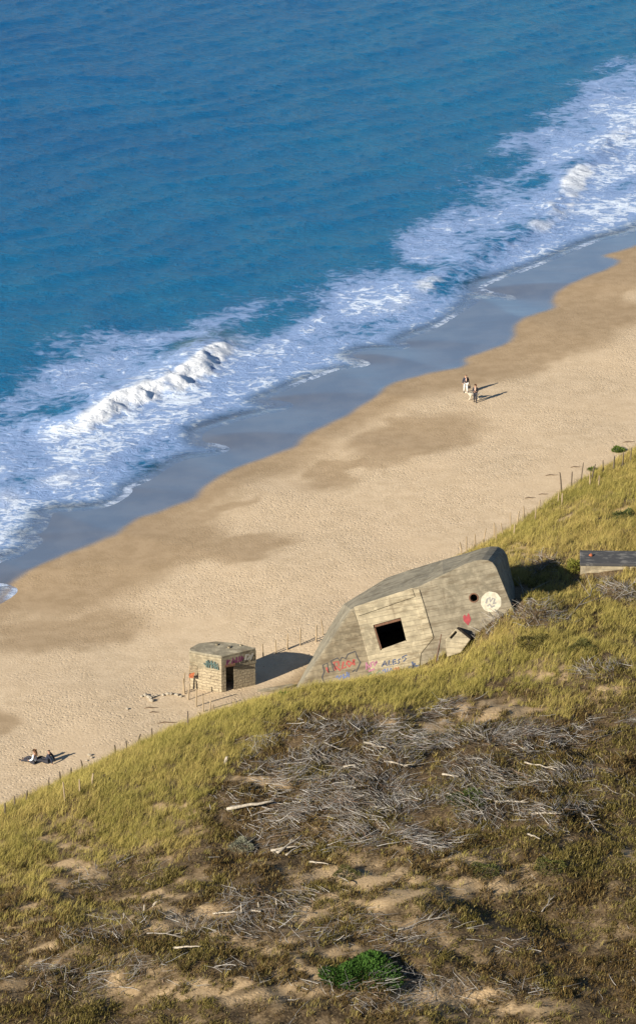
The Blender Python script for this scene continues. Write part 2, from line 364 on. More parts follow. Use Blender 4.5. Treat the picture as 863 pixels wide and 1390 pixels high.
# ------------------------------------------------------------------ cover maps (where each kind of cover grows on the dune)
def blobs(px, py, L, soft=.5):
    v = np.zeros(np.shape(px))
    for (cx, cy, rx, ry, *a) in L:
        ang = math.radians(a[0]) if a else 0; dx = px-cx; dy = py-cy
        u = dx*math.cos(ang)-dy*math.sin(ang); w_ = dx*math.sin(ang)+dy*math.cos(ang)
        v = np.maximum(v, 1-sstep(1-soft, 1+soft, np.sqrt((u/rx)**2+(w_/ry)**2)))
    return v
BRUSH = [(480,1012,140,28),(620,1072,150,48),(710,1065,100,32),(430,1092,110,28),(400,1022,55,24),(470,1062,110,34),(560,1050,120,44),(640,1020,95,26),(650,1100,110,26),(420,1118,90,24),(520,1150,100,20),(770,1112,62,17),(560,1002,100,18),(150,1190,60,13),(480,1262,130,18),(654,850,34,15,35),(742,772,24,10),(600,965,34,9),(850,805,24,14),(380,1232,85,20),(270,1264,130,16),(730,835,40,10),(830,985,50,14),(740,1000,60,14),(70,1285,80,12),(330,1150,30,9),(810,920,50,12),(620,1285,110,18),(180,1330,160,22),(560,1345,160,22)]
SANDP = [(500,1195,75,17),(440,1190,50,12),(575,1172,40,10),(640,1203,60,14),(690,1180,50,11),(210,1252,40,10),(120,1180,45,9),(365,1062,40,9),(660,962,60,12),(560,982,50,8),(704,752,26,12),(90,1145,40,7),(265,1235,60,8),(390,1240,70,11),(480,1225,60,9),(560,1215,50,9),(740,915,50,7),(820,940,40,9),(620,1170,30,9),(240,1100,30,7),(420,1290,120,9),(850,1165,25,6),(300,1345,140,14),(640,1360,120,14),(340,938,70,12),(760,700,40,6),(830,690,40,6),(200,1215,50,6),(60,1230,35,6),(330,1270,60,7)]
GR_P = np.array([(-400,1330),(0,1192),(100,1168),(230,1148),(290,1085),(330,1022),(420,990),(520,968),(600,945),(680,925),(760,935),(863,930),(1300,800)], float)
def covers(x, y, z):
    px, py = project(x, y, z)
    n1 = fbm(x, y, 5., 4, 51); n2 = fbm(x, y, 1.8, 3, 61); n3 = fbm(x, y, 9., 3, 71)
    lim = np.interp(px, GR_P[:, 0], GR_P[:, 1])
    g_ = 1-sstep(-32, 36, py-lim + (n1-.5)*120)
    right = sstep(560, 720, px)*sstep(700, 800, py)
    g_ = g_*(1-.45*right*sstep(.42, .62, n1))
    left = (1-sstep(60, 230, px))*(1-sstep(1215, 1300, py)); g_ = np.maximum(g_, left*.75*sstep(.35, .6, n2))
    b_ = np.clip(blobs(px+(n1-.5)*70, py+(n2-.5)*40, BRUSH, .55)*1.0 - sstep(.62, .75, n2)*.4, 0, 1)
    s_ = blobs(px+(n1-.5)*60+(n2-.5)*40, py+(n2-.5)*34, SANDP, .45)
    s_ = np.maximum(s_, sstep(.69, .75, n2)*sstep(1140, 1200, py)*(1-sstep(660, 800, px))*.9)
    s_ = s_*(.15+.85*sstep(.40, .56, fbm(x, y, .9, 3, 78)))
    g_ = g_*(1-.9*s_)*(1-.85*b_)
    s_ = np.clip(s_, 0, 1)
    c_ = np.clip(1-g_*1.1, 0, 1)*(1-s_)*(.55+.45*sstep(.3, .55, n2))
    return px, py, g_, b_, c_, s_
DAMPS = [(310,742,85,17,8),(215,738,70,12,8),(95,858,120,27,6),(-10,980,32,17),(560,592,90,30,12),(690,490,110,20,18),(110,792,75,12,10),(800,400,90,22,20),(460,640,60,16,15),(260,700,90,10,18)]

# ------------------------------------------------------------------ ground
xs = spaced(-62, 78, .34, 0, -3500, 3500); ys = spaced(126, 330, .36, 0, -300, 3500)
me, x, y, z = grid_mesh('ground', xs, ys, height)
de = np.concatenate([signed(FOAM_EDGE, x[i:i+80000], y[i:i+80000]) for i in range(0, len(x), 80000)])
dw = np.concatenate([signed(WET_EDGE, x[i:i+80000], y[i:i+80000]) for i in range(0, len(x), 80000)])
df = np.concatenate([signed(FOOT, x[i:i+80000], y[i:i+80000]) for i in range(0, len(x), 80000)])
px, py, g_, b_, c_, s_ = covers(x, y, z)
n1 = fbm(x, y, 3, 4, 3); nL = fbm(x, y, 14, 3, 23)
damp = np.maximum(1-sstep(-.5, 1, (dw-2.2-9*nL*sstep(.3, .7, nL))/3.5), .9*blobs(px+(n1-.5)*60, py+(n1-.5)*22, DAMPS, .3))
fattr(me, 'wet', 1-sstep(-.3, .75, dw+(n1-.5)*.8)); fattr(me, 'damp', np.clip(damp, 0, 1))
fattr(me, 'dune', sstep(-.9, 1.1, df+(n1-.5)*3.2)); 
fattr(me, 'bare', np.clip(s_*1.1+.35*g_*sstep(.45, .6, n1) + .4*sstep(.55, .66, fbm(x, y, 1.1, 3, 77))*(py > 1120), 0, 1))
tag(link('ground', me, M['ground']), kind='structure')

# ------------------------------------------------------------------ sea
def along(P, x, y, fade):
    d, s, side = pl_dist(P, x, y); L = sum(math.hypot(*(b-a)) for a, b in zip(P[:-1], P[1:]))
    f = sstep(0, fade, s)*(1-sstep(L-fade, L, s)); return d*side, s, f, L     # + on the sea side (left of travel)
SEA = {}
def sea_z(x, y):
    de = -signed(FOAM_EDGE, x, y); out = np.clip(de, 0, None)
    nn = fbm(x, y, 18, 3, 91); n2 = fbm(x, y, 3.5, 3, 92); n4 = fbm(x, y, .9, 3, 93)
    z = .03 + sstep(2, 25, out)*((.045*np.sin(out*2*PI/9.5 + 9*nn) + .03*np.sin(out*2*PI/4.1 + (x+y)*.25 + 12*nn)) + (n2-.5)*.14) + (n4-.5)*.10*sstep(.5, 6, out)
    c = np.zeros_like(x); gr = np.zeros_like(x); cal = np.zeros_like(x)
    for P, A, fd, cw, seed in ((BRK1, 1.1, 10, 1., 1), (BRK2, .42, 14, .85, 2), (BRK3, .16, 8, .3, 3)):
        q, s, f, L = along(P, x, y, fd); m = fbm(s, s*0+seed*7.7, 3.2, 3, 40+seed); m2 = fbm(x, y, 1.3, 4, 44+seed)
        q = q+(fbm(s, s*0+seed*3.1, 6., 3, 60+seed)-.5)*2.4+(m2-.5)*.7
        prof = np.where(q > 0, np.exp(-(q/3.4)**2), np.exp(-(q/1.5)**2))
        lump = np.exp(-((q+.8)/1.4)**2)
        amp = A*f*(.55+.6*m)
        m3 = fbm(x, y, .75, 2, 70+seed); z = z + amp*prof + f*A*.14*lump*(m2-.4) + f*A*.36*lump*(m3-.5) + f*A*.30*lump*(fbm(x, y, .45, 1, 75)-.5)
        cr = f*sstep(.30, .55, m+.7*(m2-.5)+.4*(m3-.5))*np.exp(-((q+.75)/(.40+1.25*m2))**4)
        c = np.maximum(c, cw*(1 if seed == 1 else sstep(.44, .62, fbm(s, s*0+5.5, 8., 2, 58)))*np.clip(cr*1.6, 0, 1)*sstep(.25, .5, m2+.25*lump))
        if seed == 1: 
            fr = np.clip(f*1.6, 0, 1)
            fr2 = f*np.exp(-((q+2.6)/2.2)**2); gr = np.exp(-((q-1.7)/1.5)**2)*fr*sstep(10, 18, s); cal = np.exp(-((q-3.4)/2.8)**2)*fr-.6*fr2
        if seed == 2: cal = np.maximum(cal, .0*f)
    SEA.setdefault('d', []).append((c, gr, cal, de)); return z
xs = spaced(-62, 80, .28, 0, -6000, 6000); ys = spaced(190, 400, .30, 0, -2000, 9000)
me, x, y, z = grid_mesh('sea', xs, ys, sea_z)
c, gr, cal, de = (np.concatenate([q[i] for q in SEA['d']]) for i in range(4))
do = np.concatenate([signed(FOAM_OUT, x[i:i+80000], y[i:i+80000]) for i in range(0, len(x), 80000)])
nb = fbm(x, y, 12, 4, 15); ns = fbm(x*.62+y*.78, (x*-.78+y*.62)*2.2, 9, 4, 16)
f = sstep(-9, 12+3*sstep(235, 275, y), do+(nb-.5)*24)*.68 + .24*sstep(3, 26, do+(ns-.5)*22)
f = f*(1-.45*cal) + (ns-.5)*.75*sstep(-5, 12, do)
f = f*(1-.22*(1-sstep(0, 6, de-4*nb))) + .04*sstep(6, 16, do)
f = f + .075*sstep(-4, 16, do+(nb-.5)*16)*sstep(225, 265, y) + .05*sstep(-6, 12, do+(nb-.5)*20)
fattr(me, 'foam', np.clip(f, 0, .95)); fattr(me, 'crest', np.clip(c, 0, 1)); fattr(me, 'green', np.clip(gr*.9, 0, 1))
fattr(me, 'thin', 1-sstep(.2, 2.6, de+(nb-.5)*2.2)); fattr(me, 'shallow', sstep(-60, -4, do+(nb-.5)*30)); fattr(me, 'edge', (1-sstep(.05, .40, de))*sstep(.42, .62, fbm(x, y, 5, 2, 18)))
tag(link('sea', me, M['sea']), kind='structure')

# ------------------------------------------------------------------ blades: grass, scrub
def blades(name, P, L, W, az, lean, col, mat, bend=.5):
    n = len(P); dx = np.cos(az)*np.sin(lean); dy = np.sin(az)*np.sin(lean); dz = np.cos(lean)
    D = np.stack([dx, dy, dz], 1); S = np.stack([-np.sin(az+rng.normal(0, .8, n)), np.cos(az+rng.normal(0, .8, n)), np.zeros(n)], 1)
    mid = P + D*(L*.55)[:, None]; tip = P + D*L[:, None] + np.stack([np.cos(az), np.sin(az), -np.ones(n)*.6], 1)*(L*bend*.45)[:, None]
    w = W[:, None]*.5
    V = np.stack([P-S*w, P+S*w, mid+S*w*.85, mid-S*w*.85, tip], 1).reshape(-1, 3)
    b = np.arange(n)*5
    F = np.stack([b, b+1, b+2, b+3, b+3, b+2, b+4], 1).ravel()
    ls = np.stack([np.arange(n)*7, np.arange(n)*7+4], 1).ravel(); lt = np.tile([4, 3], n)
    me = np_mesh(name, V, F, ls, lt, False); cattr(me, 'Col', np.repeat(col, 5, 0)); return link(name, me, mat)
BX0, BX1, BY0, BY1 = -40, 48, 128, 262
def scatter(n): return rng.uniform(BX0, BX1, n), rng.uniform(BY0, BY1, n)
def inside_bunker(P, pad=.0):
    q = P-O_B; lx = q@eX; ly = q@eY; lz = q@eZ
    l0 = on_bunker(384., 965.); l1 = on_bunker(700., 840.)
    return (ly > -.15) & (ly < 8) & (lx > l0[0]-1) & (lx < l1[0]+.6) & (lz > -6)
SMALL = {}      # filled below: keep clear zones
def clear_of(P): 
    a = ~inside_bunker(P)
    for (cx, cy, r) in CLEAR: a &= (P[:, 0]-cx)**2+(P[:, 1]-cy)**2 > r*r
    return a
p_s = ground(300., 925.); p_r = ground(828., 772.)
CLEAR = [(p_s.x, p_s.y, 3.2)]+[(p_r.x-1.6+k*.8, p_r.y-.4, 1.0) for k in range(3)]
def lerpc(a, b, t): return np.asarray(a)*(1-t)[:, None]+np.asarray(b)*t[:, None]

# marram grass, in tufts
x, y = scatter(290000); df = np.concatenate([signed(FOOT, x[i:i+60000], y[i:i+60000]) for i in range(0, len(x), 60000)])
ok = df > -.4+rng.exponential(.25, len(x))*1; x, y, df = x[ok], y[ok], df[ok]
z = height(x, y); px, py, g_, b_, c_, s_ = covers(x, y, z); T = fbm(x, y, 1.1, 2, 81)
vis = (px > -60) & (px < 925) & (py < 1450)
keep = vis & (rng.random(len(x)) < np.clip(g_*1.1, 0.03, 1)*(.35+.65*sstep(.34, .6, T))*sstep(-.5, 1.5, df+.6)) & (df > -.2)
P0 = np.stack([x, y, z], 1); keep &= clear_of(P0); P0 = P0[keep]; gk = g_[keep]; nt = len(P0)
NB = 13
P = np.repeat(P0, NB, 0); n = len(P); P[:, :2] += rng.normal(0, .11, (n, 2)); P[:, 2] -= .03
tone = np.repeat(np.clip(fbm(P0[:, 0], P0[:, 1], 7, 3, 83)*.55+fbm(P0[:, 0], P0[:, 1], 1.6, 3, 89)*.42+rng.normal(0, .16, nt), 0, 1), NB)
dry = np.repeat(sstep(.45, .75, fbm(P0[:, 0], P0[:, 1], 4, 3, 84)+rng.normal(0, .13, nt)), NB)
col = lerpc((.165, .152, .034), (.385, .315, .095), np.clip(tone+rng.normal(0, .15, n), 0, 1)); col = lerpc(col, np.tile((.40, .29, .11), (n, 1)), np.clip(dry*.55*rng.random(n)*1.4, 0, .8))
LT = np.repeat(rng.uniform(.40, .82, nt)*(.6+.4*gk), NB)*rng.uniform(.65, 1.1, n)
az = np.where(rng.random(n) < .55, rng.normal(.75, .55, n), rng.uniform(0, 2*PI, n))
o = blades('marram_grass', P, LT, rng.uniform(.010, .023, n), az, np.abs(rng.normal(.38, .26, n)), col, M['blade'], .55)
tag(o, 'tufted yellow green marram grass covering the dune slope', 'grass', kind='stuff'); print('grass blades', n)

# low heath scrub: short stiff twigs in hummocks
x, y = scatter(330000); df = np.concatenate([signed(FOOT, x[i:i+60000], y[i:i+60000]) for i in range(0, len(x), 60000)])
ok = df > 2.5; x, y, df = x[ok], y[ok], df[ok]
z = height(x, y); px, py, g_, b_, c_, s_ = covers(x, y, z); Hm = fbm(x, y, 1.4, 3, 85)
vis = (px > -60) & (px < 925) & (py < 1450); rb = sstep(560, 780, px)*sstep(1000, 1120, py)
keep = vis & (rng.random(len(x)) < np.clip(c_*1.15, 0, 1)*(.22+.78*sstep(.40, .56, Hm+.15*rb))*(1-.25*b_))
P0 = np.stack([x, y, z], 1); keep &= clear_of(P0); P0 = P0[keep]; hk = Hm[keep]; rbk = rb[keep]; nt = len(P0); NB = 9
P = np.repeat(P0, NB, 0); n = len(P); P[:, :2] += rng.normal(0, .09, (n, 2)); hum = np.repeat(sstep(.45, .75, hk), NB)
P[:, 2] += rng.random(n)*.22*hum-.02
kind = np.repeat(fbm(P0[:, 0], P0[:, 1], 3.2, 3, 86)+rng.normal(0, .08, nt)+.10*rbk, NB)
col = lerpc((.042, .026, .010), (.115, .075, .024), rng.random(n)); col = lerpc(col, np.tile((.115, .098, .024), (n, 1)), sstep(.46, .62, kind)*rng.uniform(.5, 1, n)); col = lerpc(col, np.tile((.25, .20, .085), (n, 1)), (rng.random(n) < .13)*.8)
o = blades('heath_scrub', P, rng.uniform(.12, .34, n)*(.7+.5*hum), rng.uniform(.018, .045, n), rng.uniform(0, 2*PI, n), np.abs(rng.normal(.55, .35, n)), col, M['scrub'], .2)
tag(o, 'low dark brown and olive heath scrub covering the dune top', 'scrub', kind='stuff'); print('scrub blades', n)

# dead brushwood: thin grey twigs lying in heaps
def twigs(name, P0, D0, L, R, col, mat, wob=.12, seg=5, arch=.1):
    n = len(P0); pts = []; d = D0/np.linalg.norm(D0, axis=1)[:, None]; p = P0.copy(); h = 0
    for k in range(seg):
        pts.append(p.copy()); d = d+rng.normal(0, wob, (n, 3))*np.array([1, 1, .6]); d /= np.linalg.norm(d, axis=1)[:, None]; p = p+d*(L/(seg-1))[:, None]
    C = np.stack(pts, 1); ring = []
    side = np.cross(D0, [0, 0, 1.]); side /= np.linalg.norm(side, axis=1)[:, None]+1e-9; up = np.cross(side, D0/np.linalg.norm(D0, axis=1)[:, None])
    tap = np.linspace(1, .35, seg)
    V = np.zeros((n, seg, 3, 3))
    for j in range(3):
        a = 2*PI*j/3; V[:, :, j] = C+(side*math.cos(a)+up*math.sin(a))[:, None, :]*(R[:, None]*tap)[..., None]
    base = (np.arange(n)*seg*3)[:, None, None]; k = np.arange(seg-1)[None, :, None]; j = np.arange(3)[None, None]
    a = base+k*3+j; b = base+k*3+(j+1) % 3
    Q = np.stack([a, b, b+3, a+3], -1).reshape(-1, 4)
    me = quads_mesh(name, V.reshape(-1, 3), Q, True); cattr(me, 'Col', np.repeat(col, seg*3, 0)); return link(name, me, mat), C
x, y = scatter(430000); df = np.concatenate([signed(FOOT, x[i:i+60000], y[i:i+60000]) for i in range(0, len(x), 60000)])
ok = df > 3; x, y = x[ok], y[ok]; z = height(x, y); px, py, g_, b_, c_, s_ = covers(x, y, z); Cn = fbm(x, y, 2.2, 3, 87)
vis = (px > -60) & (px < 925) & (py < 1450)
keep = vis & (rng.random(len(x)) < (b_*1.35*sstep(.36, .54, Cn)*(.40+.60*sstep(300, 400, px)*(1-sstep(1135, 1190, py)))+.014*c_))
P0 = np.stack([x, y, z], 1); keep &= clear_of(P0); P0 = P0[keep]; bk = b_[keep]; n = len(P0)
flow = fbm(P0[:, 0], P0[:, 1], 3.0, 2, 88)*7.0-2.2+rng.normal(0, .55, n); dirn = np.stack([np.cos(flow), np.sin(flow), rng.normal(.05, .16, n)], 1)
P0[:, 2] += rng.random(n)**1.2*.75*bk+.02
gcol = lerpc((.10, .095, .09), (.44, .415, .38), rng.random(n)**1.3); gcol = lerpc(gcol, np.tile((.15, .085, .045), (n, 1)), (rng.random(n) < .18)*.8)
o, C = twigs('dead_brushwood', P0, dirn, rng.uniform(.3, 1.35, n), .005+.022*rng.random(n)**2.8, gcol, M['twig'], .16, 5)
tag(o, 'heaps of dead grey brushwood lying on the dune', 'brushwood', kind='stuff'); print('twigs', n)

# ------------------------------------------------------------------ mesh bits
def tube(pts, rads, sides=7, jitter=.0, rnd=None):
    rnd = rnd or random; V = []; Fc = []; n = len(pts)
    for i, p in enumerate(pts):
        p = Vector(p); d = (Vector(pts[min(i+1, n-1)])-Vector(pts[max(i-1, 0)])).normalized()
        s = d.cross(Vector((0, 0, 1))) if abs(d.z) < .9 else d.cross(Vector((0, 1, 0))); s.normalize(); u = s.cross(d)
        for j in range(sides):
            a = 2*PI*j/sides; V.append(p+(s*math.cos(a)+u*math.sin(a))*rads[i]*(1+rnd.uniform(-jitter, jitter)))
    for i in range(n-1):
        for j in range(sides): Fc.append((i*sides+j, i*sides+(j+1) % sides, (i+1)*sides+(j+1) % sides, (i+1)*sides+j))
    Fc.append(tuple(range(sides))[::-1]); Fc.append(tuple(range((n-1)*sides, n*sides))); return V, Fc
def prism(front, back):
    n = len(front); V = list(front)+list(back); Fc = [tuple(range(n)), tuple(range(2*n-1, n-1, -1))]
    for i in range(n): Fc.append((i, n+i, n+(i+1) % n, (i+1) % n))
    return V, Fc
def bevel_mesh(me, w, seg=2, ang=.5):
    bm = bmesh.new(); bm.from_mesh(me); bmesh.ops.recalc_face_normals(bm, faces=bm.faces)
    ed = [e for e in bm.edges if len(e.link_faces) == 2 and e.calc_face_angle(0) > ang]
    bmesh.ops.bevel(bm, geom=ed, offset=w, segments=seg, profile=.5, affect='EDGES', clamp_overlap=True); bm.to_mesh(me); bm.free(); return me
def boolean(me, cutters):
    o = bpy.data.objects.new('tmp', me); COL.objects.link(o); cs = []
    for c in cutters:
        c = fix_normals(c); q = bpy.data.objects.new('cut', c); COL.objects.link(q); cs.append(q)
        m = o.modifiers.new('b', 'BOOLEAN'); m.operation = 'DIFFERENCE'; m.object = q; m.solver = 'EXACT'
    dg = bpy.context.evaluated_depsgraph_get(); r = bpy.data.meshes.new_from_object(o.evaluated_get(dg))
    for q in [o]+cs: bpy.data.objects.remove(q)
    return r
def merge(parts):
    V = []; Fc = []
    for v, f in parts: k = len(V); V += list(v); Fc += [tuple(i+k for i in q) for q in f]
    return V, Fc
def strokes(name, lines, proj, mat, parent, wid=.07, lift=.012):
    """painted strokes: ribbons a few millimetres proud of the wall; lines in photo pixels"""
    V = []; Fc = []
    for ln in lines:
        pts = [proj(a, b)+np.array([0, -lift, 0]) for a, b in ln]; k = len(V)
        for i, p in enumerate(pts):
            d = pts[min(i+1, len(pts)-1)]-pts[max(i-1, 0)]; d = d/(np.linalg.norm(d)+1e-9); s = np.cross(d, [0, 1, 0.])*wid/2; V += [p-s, p+s]
        for i in range(len(pts)-1): Fc.append((k+2*i, k+2*i+1, k+2*i+3, k+2*i+2))
    return link(name, py_mesh(name, V, Fc), mat, parent)
def paint(name, col): return simple(name, col, .7, .18, 4)
PT = {k: paint(k+'_spray_paint', c) for k, c in {k_: tuple(u*.55 for u in c_) for k_, c_ in dict(black=(.04, .04, .045), red=(.42, .07, .05), blue=(.10, .17, .42), pink=(.42, .17, .25), navy=(.05, .08, .17), cream=(.62, .57, .44), grey=(.30, .29, .28), orange=(.55, .22, .12), green=(.16, .26, .14), crimson=(.36, .03, .04), white=(.6, .57, .5), teal=(.10, .17, .16), purple=(.26, .06, .15)).items()}.items()}

# ------------------------------------------------------------------ big tilted bunker
big = empty('concrete_bunker', mat=MB)
tag(big, 'big tilted concrete bunker with square opening and graffiti, half sunk in dune', 'bunker')
DEP = 7.5
Fp = [(360,1000),(404,934),(440,881),(476,827),(559,799),(571,795),(601,780),(632,765),(644,761),(653,759.5),(662,760.5),(668,763.5),(673,770),(682,792),(693,819),(712,866),(712,1000)]
Bp = [(350,1000),(395,931),(432,876),(466,820),(525,784),(560,772),(600,760),(640,748.5),(654,744),(666,741.5),(676,742),(683,746),(688,754),(693,777),(700,806),(714,858),(716,1000)]
fr = [on_bunker(a, b, .0) for a, b in Fp]; bk = [on_bunker(a, b, DEP) for a, b in Bp]
# keep the buried foot modest
V, Fc = prism(fr, bk); me = fix_normals(py_mesh('bunker_wall', V, Fc))
WIN = [(506.5,848.5),(543.5,838.5),(551.5,870.5),(516.5,883)]
def cut_win(d0, d1, grow=0.):
    c = np.mean([on_bunker(a, b, 0) for a, b in WIN], 0); out = []
    for d in (d0, d1):
        L = []
        for a, b in WIN:
            q = on_bunker(a, b, 0); q = c+(q-c)*(1+grow); L.append(np.array([q[0], d, q[2]]))
        out.append(L)
    v, f = prism(*out); return py_mesh('c', v, f)
hole = on_bunker(642.5, 811.5)
hv, hf = tube([(hole[0], -.3, hole[2]), (hole[0], 1.6, hole[2])], [.25, .25], 18)
BO = -.055                                                             # the embrasure block stands proud of the wall
room = cut_win(1.0, 5.6, .55)
me = boolean(me, [cut_win(-.2, 1.4), room, py_mesh('h', hv, hf)])
me = bevel_mesh(me, .07, 2, .6)
body = link('bunker_wall', me, M['conc'], big)
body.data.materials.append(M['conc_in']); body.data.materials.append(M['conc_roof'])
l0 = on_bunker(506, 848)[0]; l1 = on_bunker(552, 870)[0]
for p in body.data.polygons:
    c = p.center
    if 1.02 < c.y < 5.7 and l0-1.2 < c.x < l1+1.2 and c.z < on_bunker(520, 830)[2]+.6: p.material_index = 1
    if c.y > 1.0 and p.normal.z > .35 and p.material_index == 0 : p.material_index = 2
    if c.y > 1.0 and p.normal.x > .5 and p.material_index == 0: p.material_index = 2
# porthole rim
rv = []; rf = []; 
for i in range(20):
    a = 2*PI*i/20
    for r, yy in ((.25, .0), (.25, -.03), (.33, -.03), (.33, .0)): rv.append((hole[0]+r*math.cos(a), yy, hole[2]+r*math.sin(a)))
for i in range(20):
    for k in range(4): rf.append((i*4+k, i*4+(k+1) % 4, ((i+1) % 20)*4+(k+1) % 4, ((i+1) % 20)*4+k))
link('porthole_rim', fix_normals(py_mesh('porthole_rim', rv, rf)), M['wood_dark'], big)
# embrasure block round the opening
EP = [(480,824),(559,798),(569,800),(577,825),(588,866),(571,887),(566,935),(512,945),(498,889)]
v, f = prism([on_bunker(a, b, BO) for a, b in EP], [np.array([on_bunker(a, b, BO)[0], .25, on_bunker(a, b, BO)[2]]) for a, b in EP])
me = boolean(fix_normals(py_mesh('embrasure_block', v, f)), [cut_win(-1.5, .6)]); me = bevel_mesh(me, .06, 2, .5)
blk = link('embrasure_block', me, M['conc_pale'], big)
PLB = lambda a, b: on_bunker(a, b, BO)
PLF = lambda a, b: on_bunker(a, b, 0)
# eyebrow ledge over the opening and a raised inner surround
def plate(pts, d0, d1, name, mat, par, bev=.03):
    v, f = prism([on_bunker(a, b, d0) for a, b in pts], [np.array([on_bunker(a, b, d0)[0], d1, on_bunker(a, b, d0)[2]]) for a, b in pts])
    return link(name, bevel_mesh(fix_normals(py_mesh(name, v, f)), bev, 2), mat, par)
plate([(482,826),(559.5,800),(563,810),(486,836.5)], BO-.08, BO+.05, 'lintel_ledge', M['conc_pale'], blk)
plate([(559,800),(569,801),(588,865),(576,868)], BO-.03, BO+.05, 'side_pier', M['conc_pale'], blk)
# timber frame inside the opening (top and left members, sill)
def bar(a, b, d0, d1, wpx, name, mat, par):
    A = np.array(a, float); B = np.array(b, float); t = (B-A)/np.linalg.norm(B-A); nrm = np.array([-t[1], t[0]])*wpx/2
    return plate([tuple(A-nrm), tuple(B-nrm), tuple(B+nrm), tuple(A+nrm)], d0, d1, name, mat, par, .015)
wf = bar((508,850.3), (543.5,840.7), BO+.02, BO+.25, 3.2, 'window_frame', M['wood_dark'], blk)
bar((508.3,852.5), (517.3,881), BO+.04, BO+.2, 2.0, 'frame_post', M['wood_dark'], wf)
bar((517.5,882.2), (550.5,870.3), BO+.03, BO+.2, 1.6, 'window_sill', M['conc_pale'], blk)
plate([(368,985),(407,934),(478,829),(482,835),(500,889),(512,935),(514,985)], -.03, .06, 'wing_wall', M['conc_dark'], big, .015)
PLF0 = PLF
PLW = lambda a, b: on_bunker(a, b, -.03)
# graffiti
gm = strokes('graffiti_outline', [[(441,930),(437,919),(440,912),(438,903),(444,900),(446,912),(453,911),(449,897),(458,893),(461,897),(464,892),(469,894),(472,888),(482,884),(485,893),(489,899),(486,906),(483,912)], [(452,901),(456,909)],[(478,912),(482,909)]], PLW, PT['black'], big, .085)
strokes('graffiti_letters', [[(455,910),(453,899),(459,898),(460,904),(455,905),(462,910)],[(466,898),(464,908),(470,905)],[(472,897),(470,901),(474,905),(477,900),(472,897)],[(479,895),(481,903)],[(481,895),(478,902)],[(443,906),(446,913),(444,910)]], PLW, PT['red'], big, .13)
strokes('graffiti_tag', [[(456,920),(458,917),(460,922),(463,917)],[(466,915),(466,921),(470,918)],[(471,912),(470,919),(474,913),(473,919)]], PLW, PT['blue'], big, .10)
strokes('graffiti_tag', [[(497,899),(497,909),(501,905),(498,902)],[(503,906),(503,900),(506,898),(508,904),(511,897)],[(500,911),(508,908)],[(508,900),(512,899)]], PLB, PT['pink'], big, .12)
strokes('graffiti_scrawl', [[(498,917),(503,913),(507,917),(511,914),(515,910),(518,914)]], PLB, PT['green'], big, .06)
strokes('graffiti_word', [[(518,905),(522,897),(525,904)],[(519,902),(524,901)],[(528,896),(527,903),(531,902)],[(537,895),(533,896),(533,902),(538,900)],[(533,899),(537,898)],[(543,894),(540,896),(542,899),(539,901)],[(546,891),(546,894)],[(552,889),(547,891),(551,894),(547,898)]], PLB, PT['navy'], big, .085)
strokes('graffiti_tag', [[(519,911),(522,908),(523,913)],[(526,907),(525,912)],[(528,912),(530,907),(533,911)]], PLB, PT['blue'], big, .08)
strokes('graffiti_tag', [[(534,909),(537,906),(538,911)],[(540,905),(541,910),(540,907),(536,908)]], PLB, PT['orange'], big, .10)
strokes('graffiti_star', [[(559,898),(562,909)],[(554,906),(569,903)],[(563,900),(558,910)],[(559,903),(566,909)]], PLB, PT['navy'], big, .12)
def disc(cx, cy, r, proj, mat, name, n=28, lift=.012, wob=0):
    c = proj(cx, cy)+np.array([0, -lift, 0]); v = [c]+[c+np.array([math.cos(2*PI*i/n)*r*(1+wob*math.sin(i*2.3)), 0, math.sin(2*PI*i/n)*r*(1+wob*math.cos(i*1.7))]) for i in range(n)]
    return link(name, py_mesh(name, v, [(0, 1+(i+1) % n, 1+i) for i in range(n)]), mat, big)
disc(666, 817, .70, PLF, PT['cream'], 'graffiti_disc', wob=.03)
strokes('graffiti_squiggle', [[(659,819),(661,813),(664,811),(665,817),(668,812),(671,813),(669,820),(673,818)],[(661,823),(664,820),(667,824),(671,822)]], lambda a, b: PLF(a, b)+np.array([0, -.008, 0]), PT['grey'], big, .12)
hp = [(628,837),(630,834),(633,837),(635,832),(637,835),(639,841),(635,849),(629,843)]
v = [PLF(a, b)+np.array([0, -.012, 0]) for a, b in hp]; link('graffiti_heart', py_mesh('graffiti_heart', v, [tuple(range(len(v)))[::-1]]), PT['crimson'], big)
# drip stains left by rain stay in the concrete material

# small concrete sentry box at the foot of the right wall
def fbox(pts, d0, d1): return prism([on_bunker(a, b, d0) for a, b in pts], [np.array([on_bunker(a, b, d0)[0], d1, on_bunker(a, b, d0)[2]]) for a, b in pts])
bx = empty('concrete_box', loc=tuple(bunker_world(620, 874, -.6)))
tag(bx, 'small broken concrete box with a slot, leaning against the bunker wall', 'concrete box')
inv = bx.matrix_world
def world_mesh(name, V, Fc, o): 
    W = [MB @ Vector(tuple(p))-Vector(o.location) for p in V]; return fix_normals(py_mesh(name, W, Fc))
v, f = fbox([(604,868),(619,852.5),(638,868),(625,886),(606,892)], -1.15, -.03); mb_ = world_mesh('box_wall', v, f, bx)
sv, sf = fbox([(609.5,866),(617.5,856.8),(619.8,858.8),(611.8,868)], -1.4, -.75); ms = world_mesh('slot', sv, sf, bx)
mb_ = bevel_mesh(boolean(mb_, [ms]), .04, 2); link('box_wall', mb_, M['conc_pale'], bx)
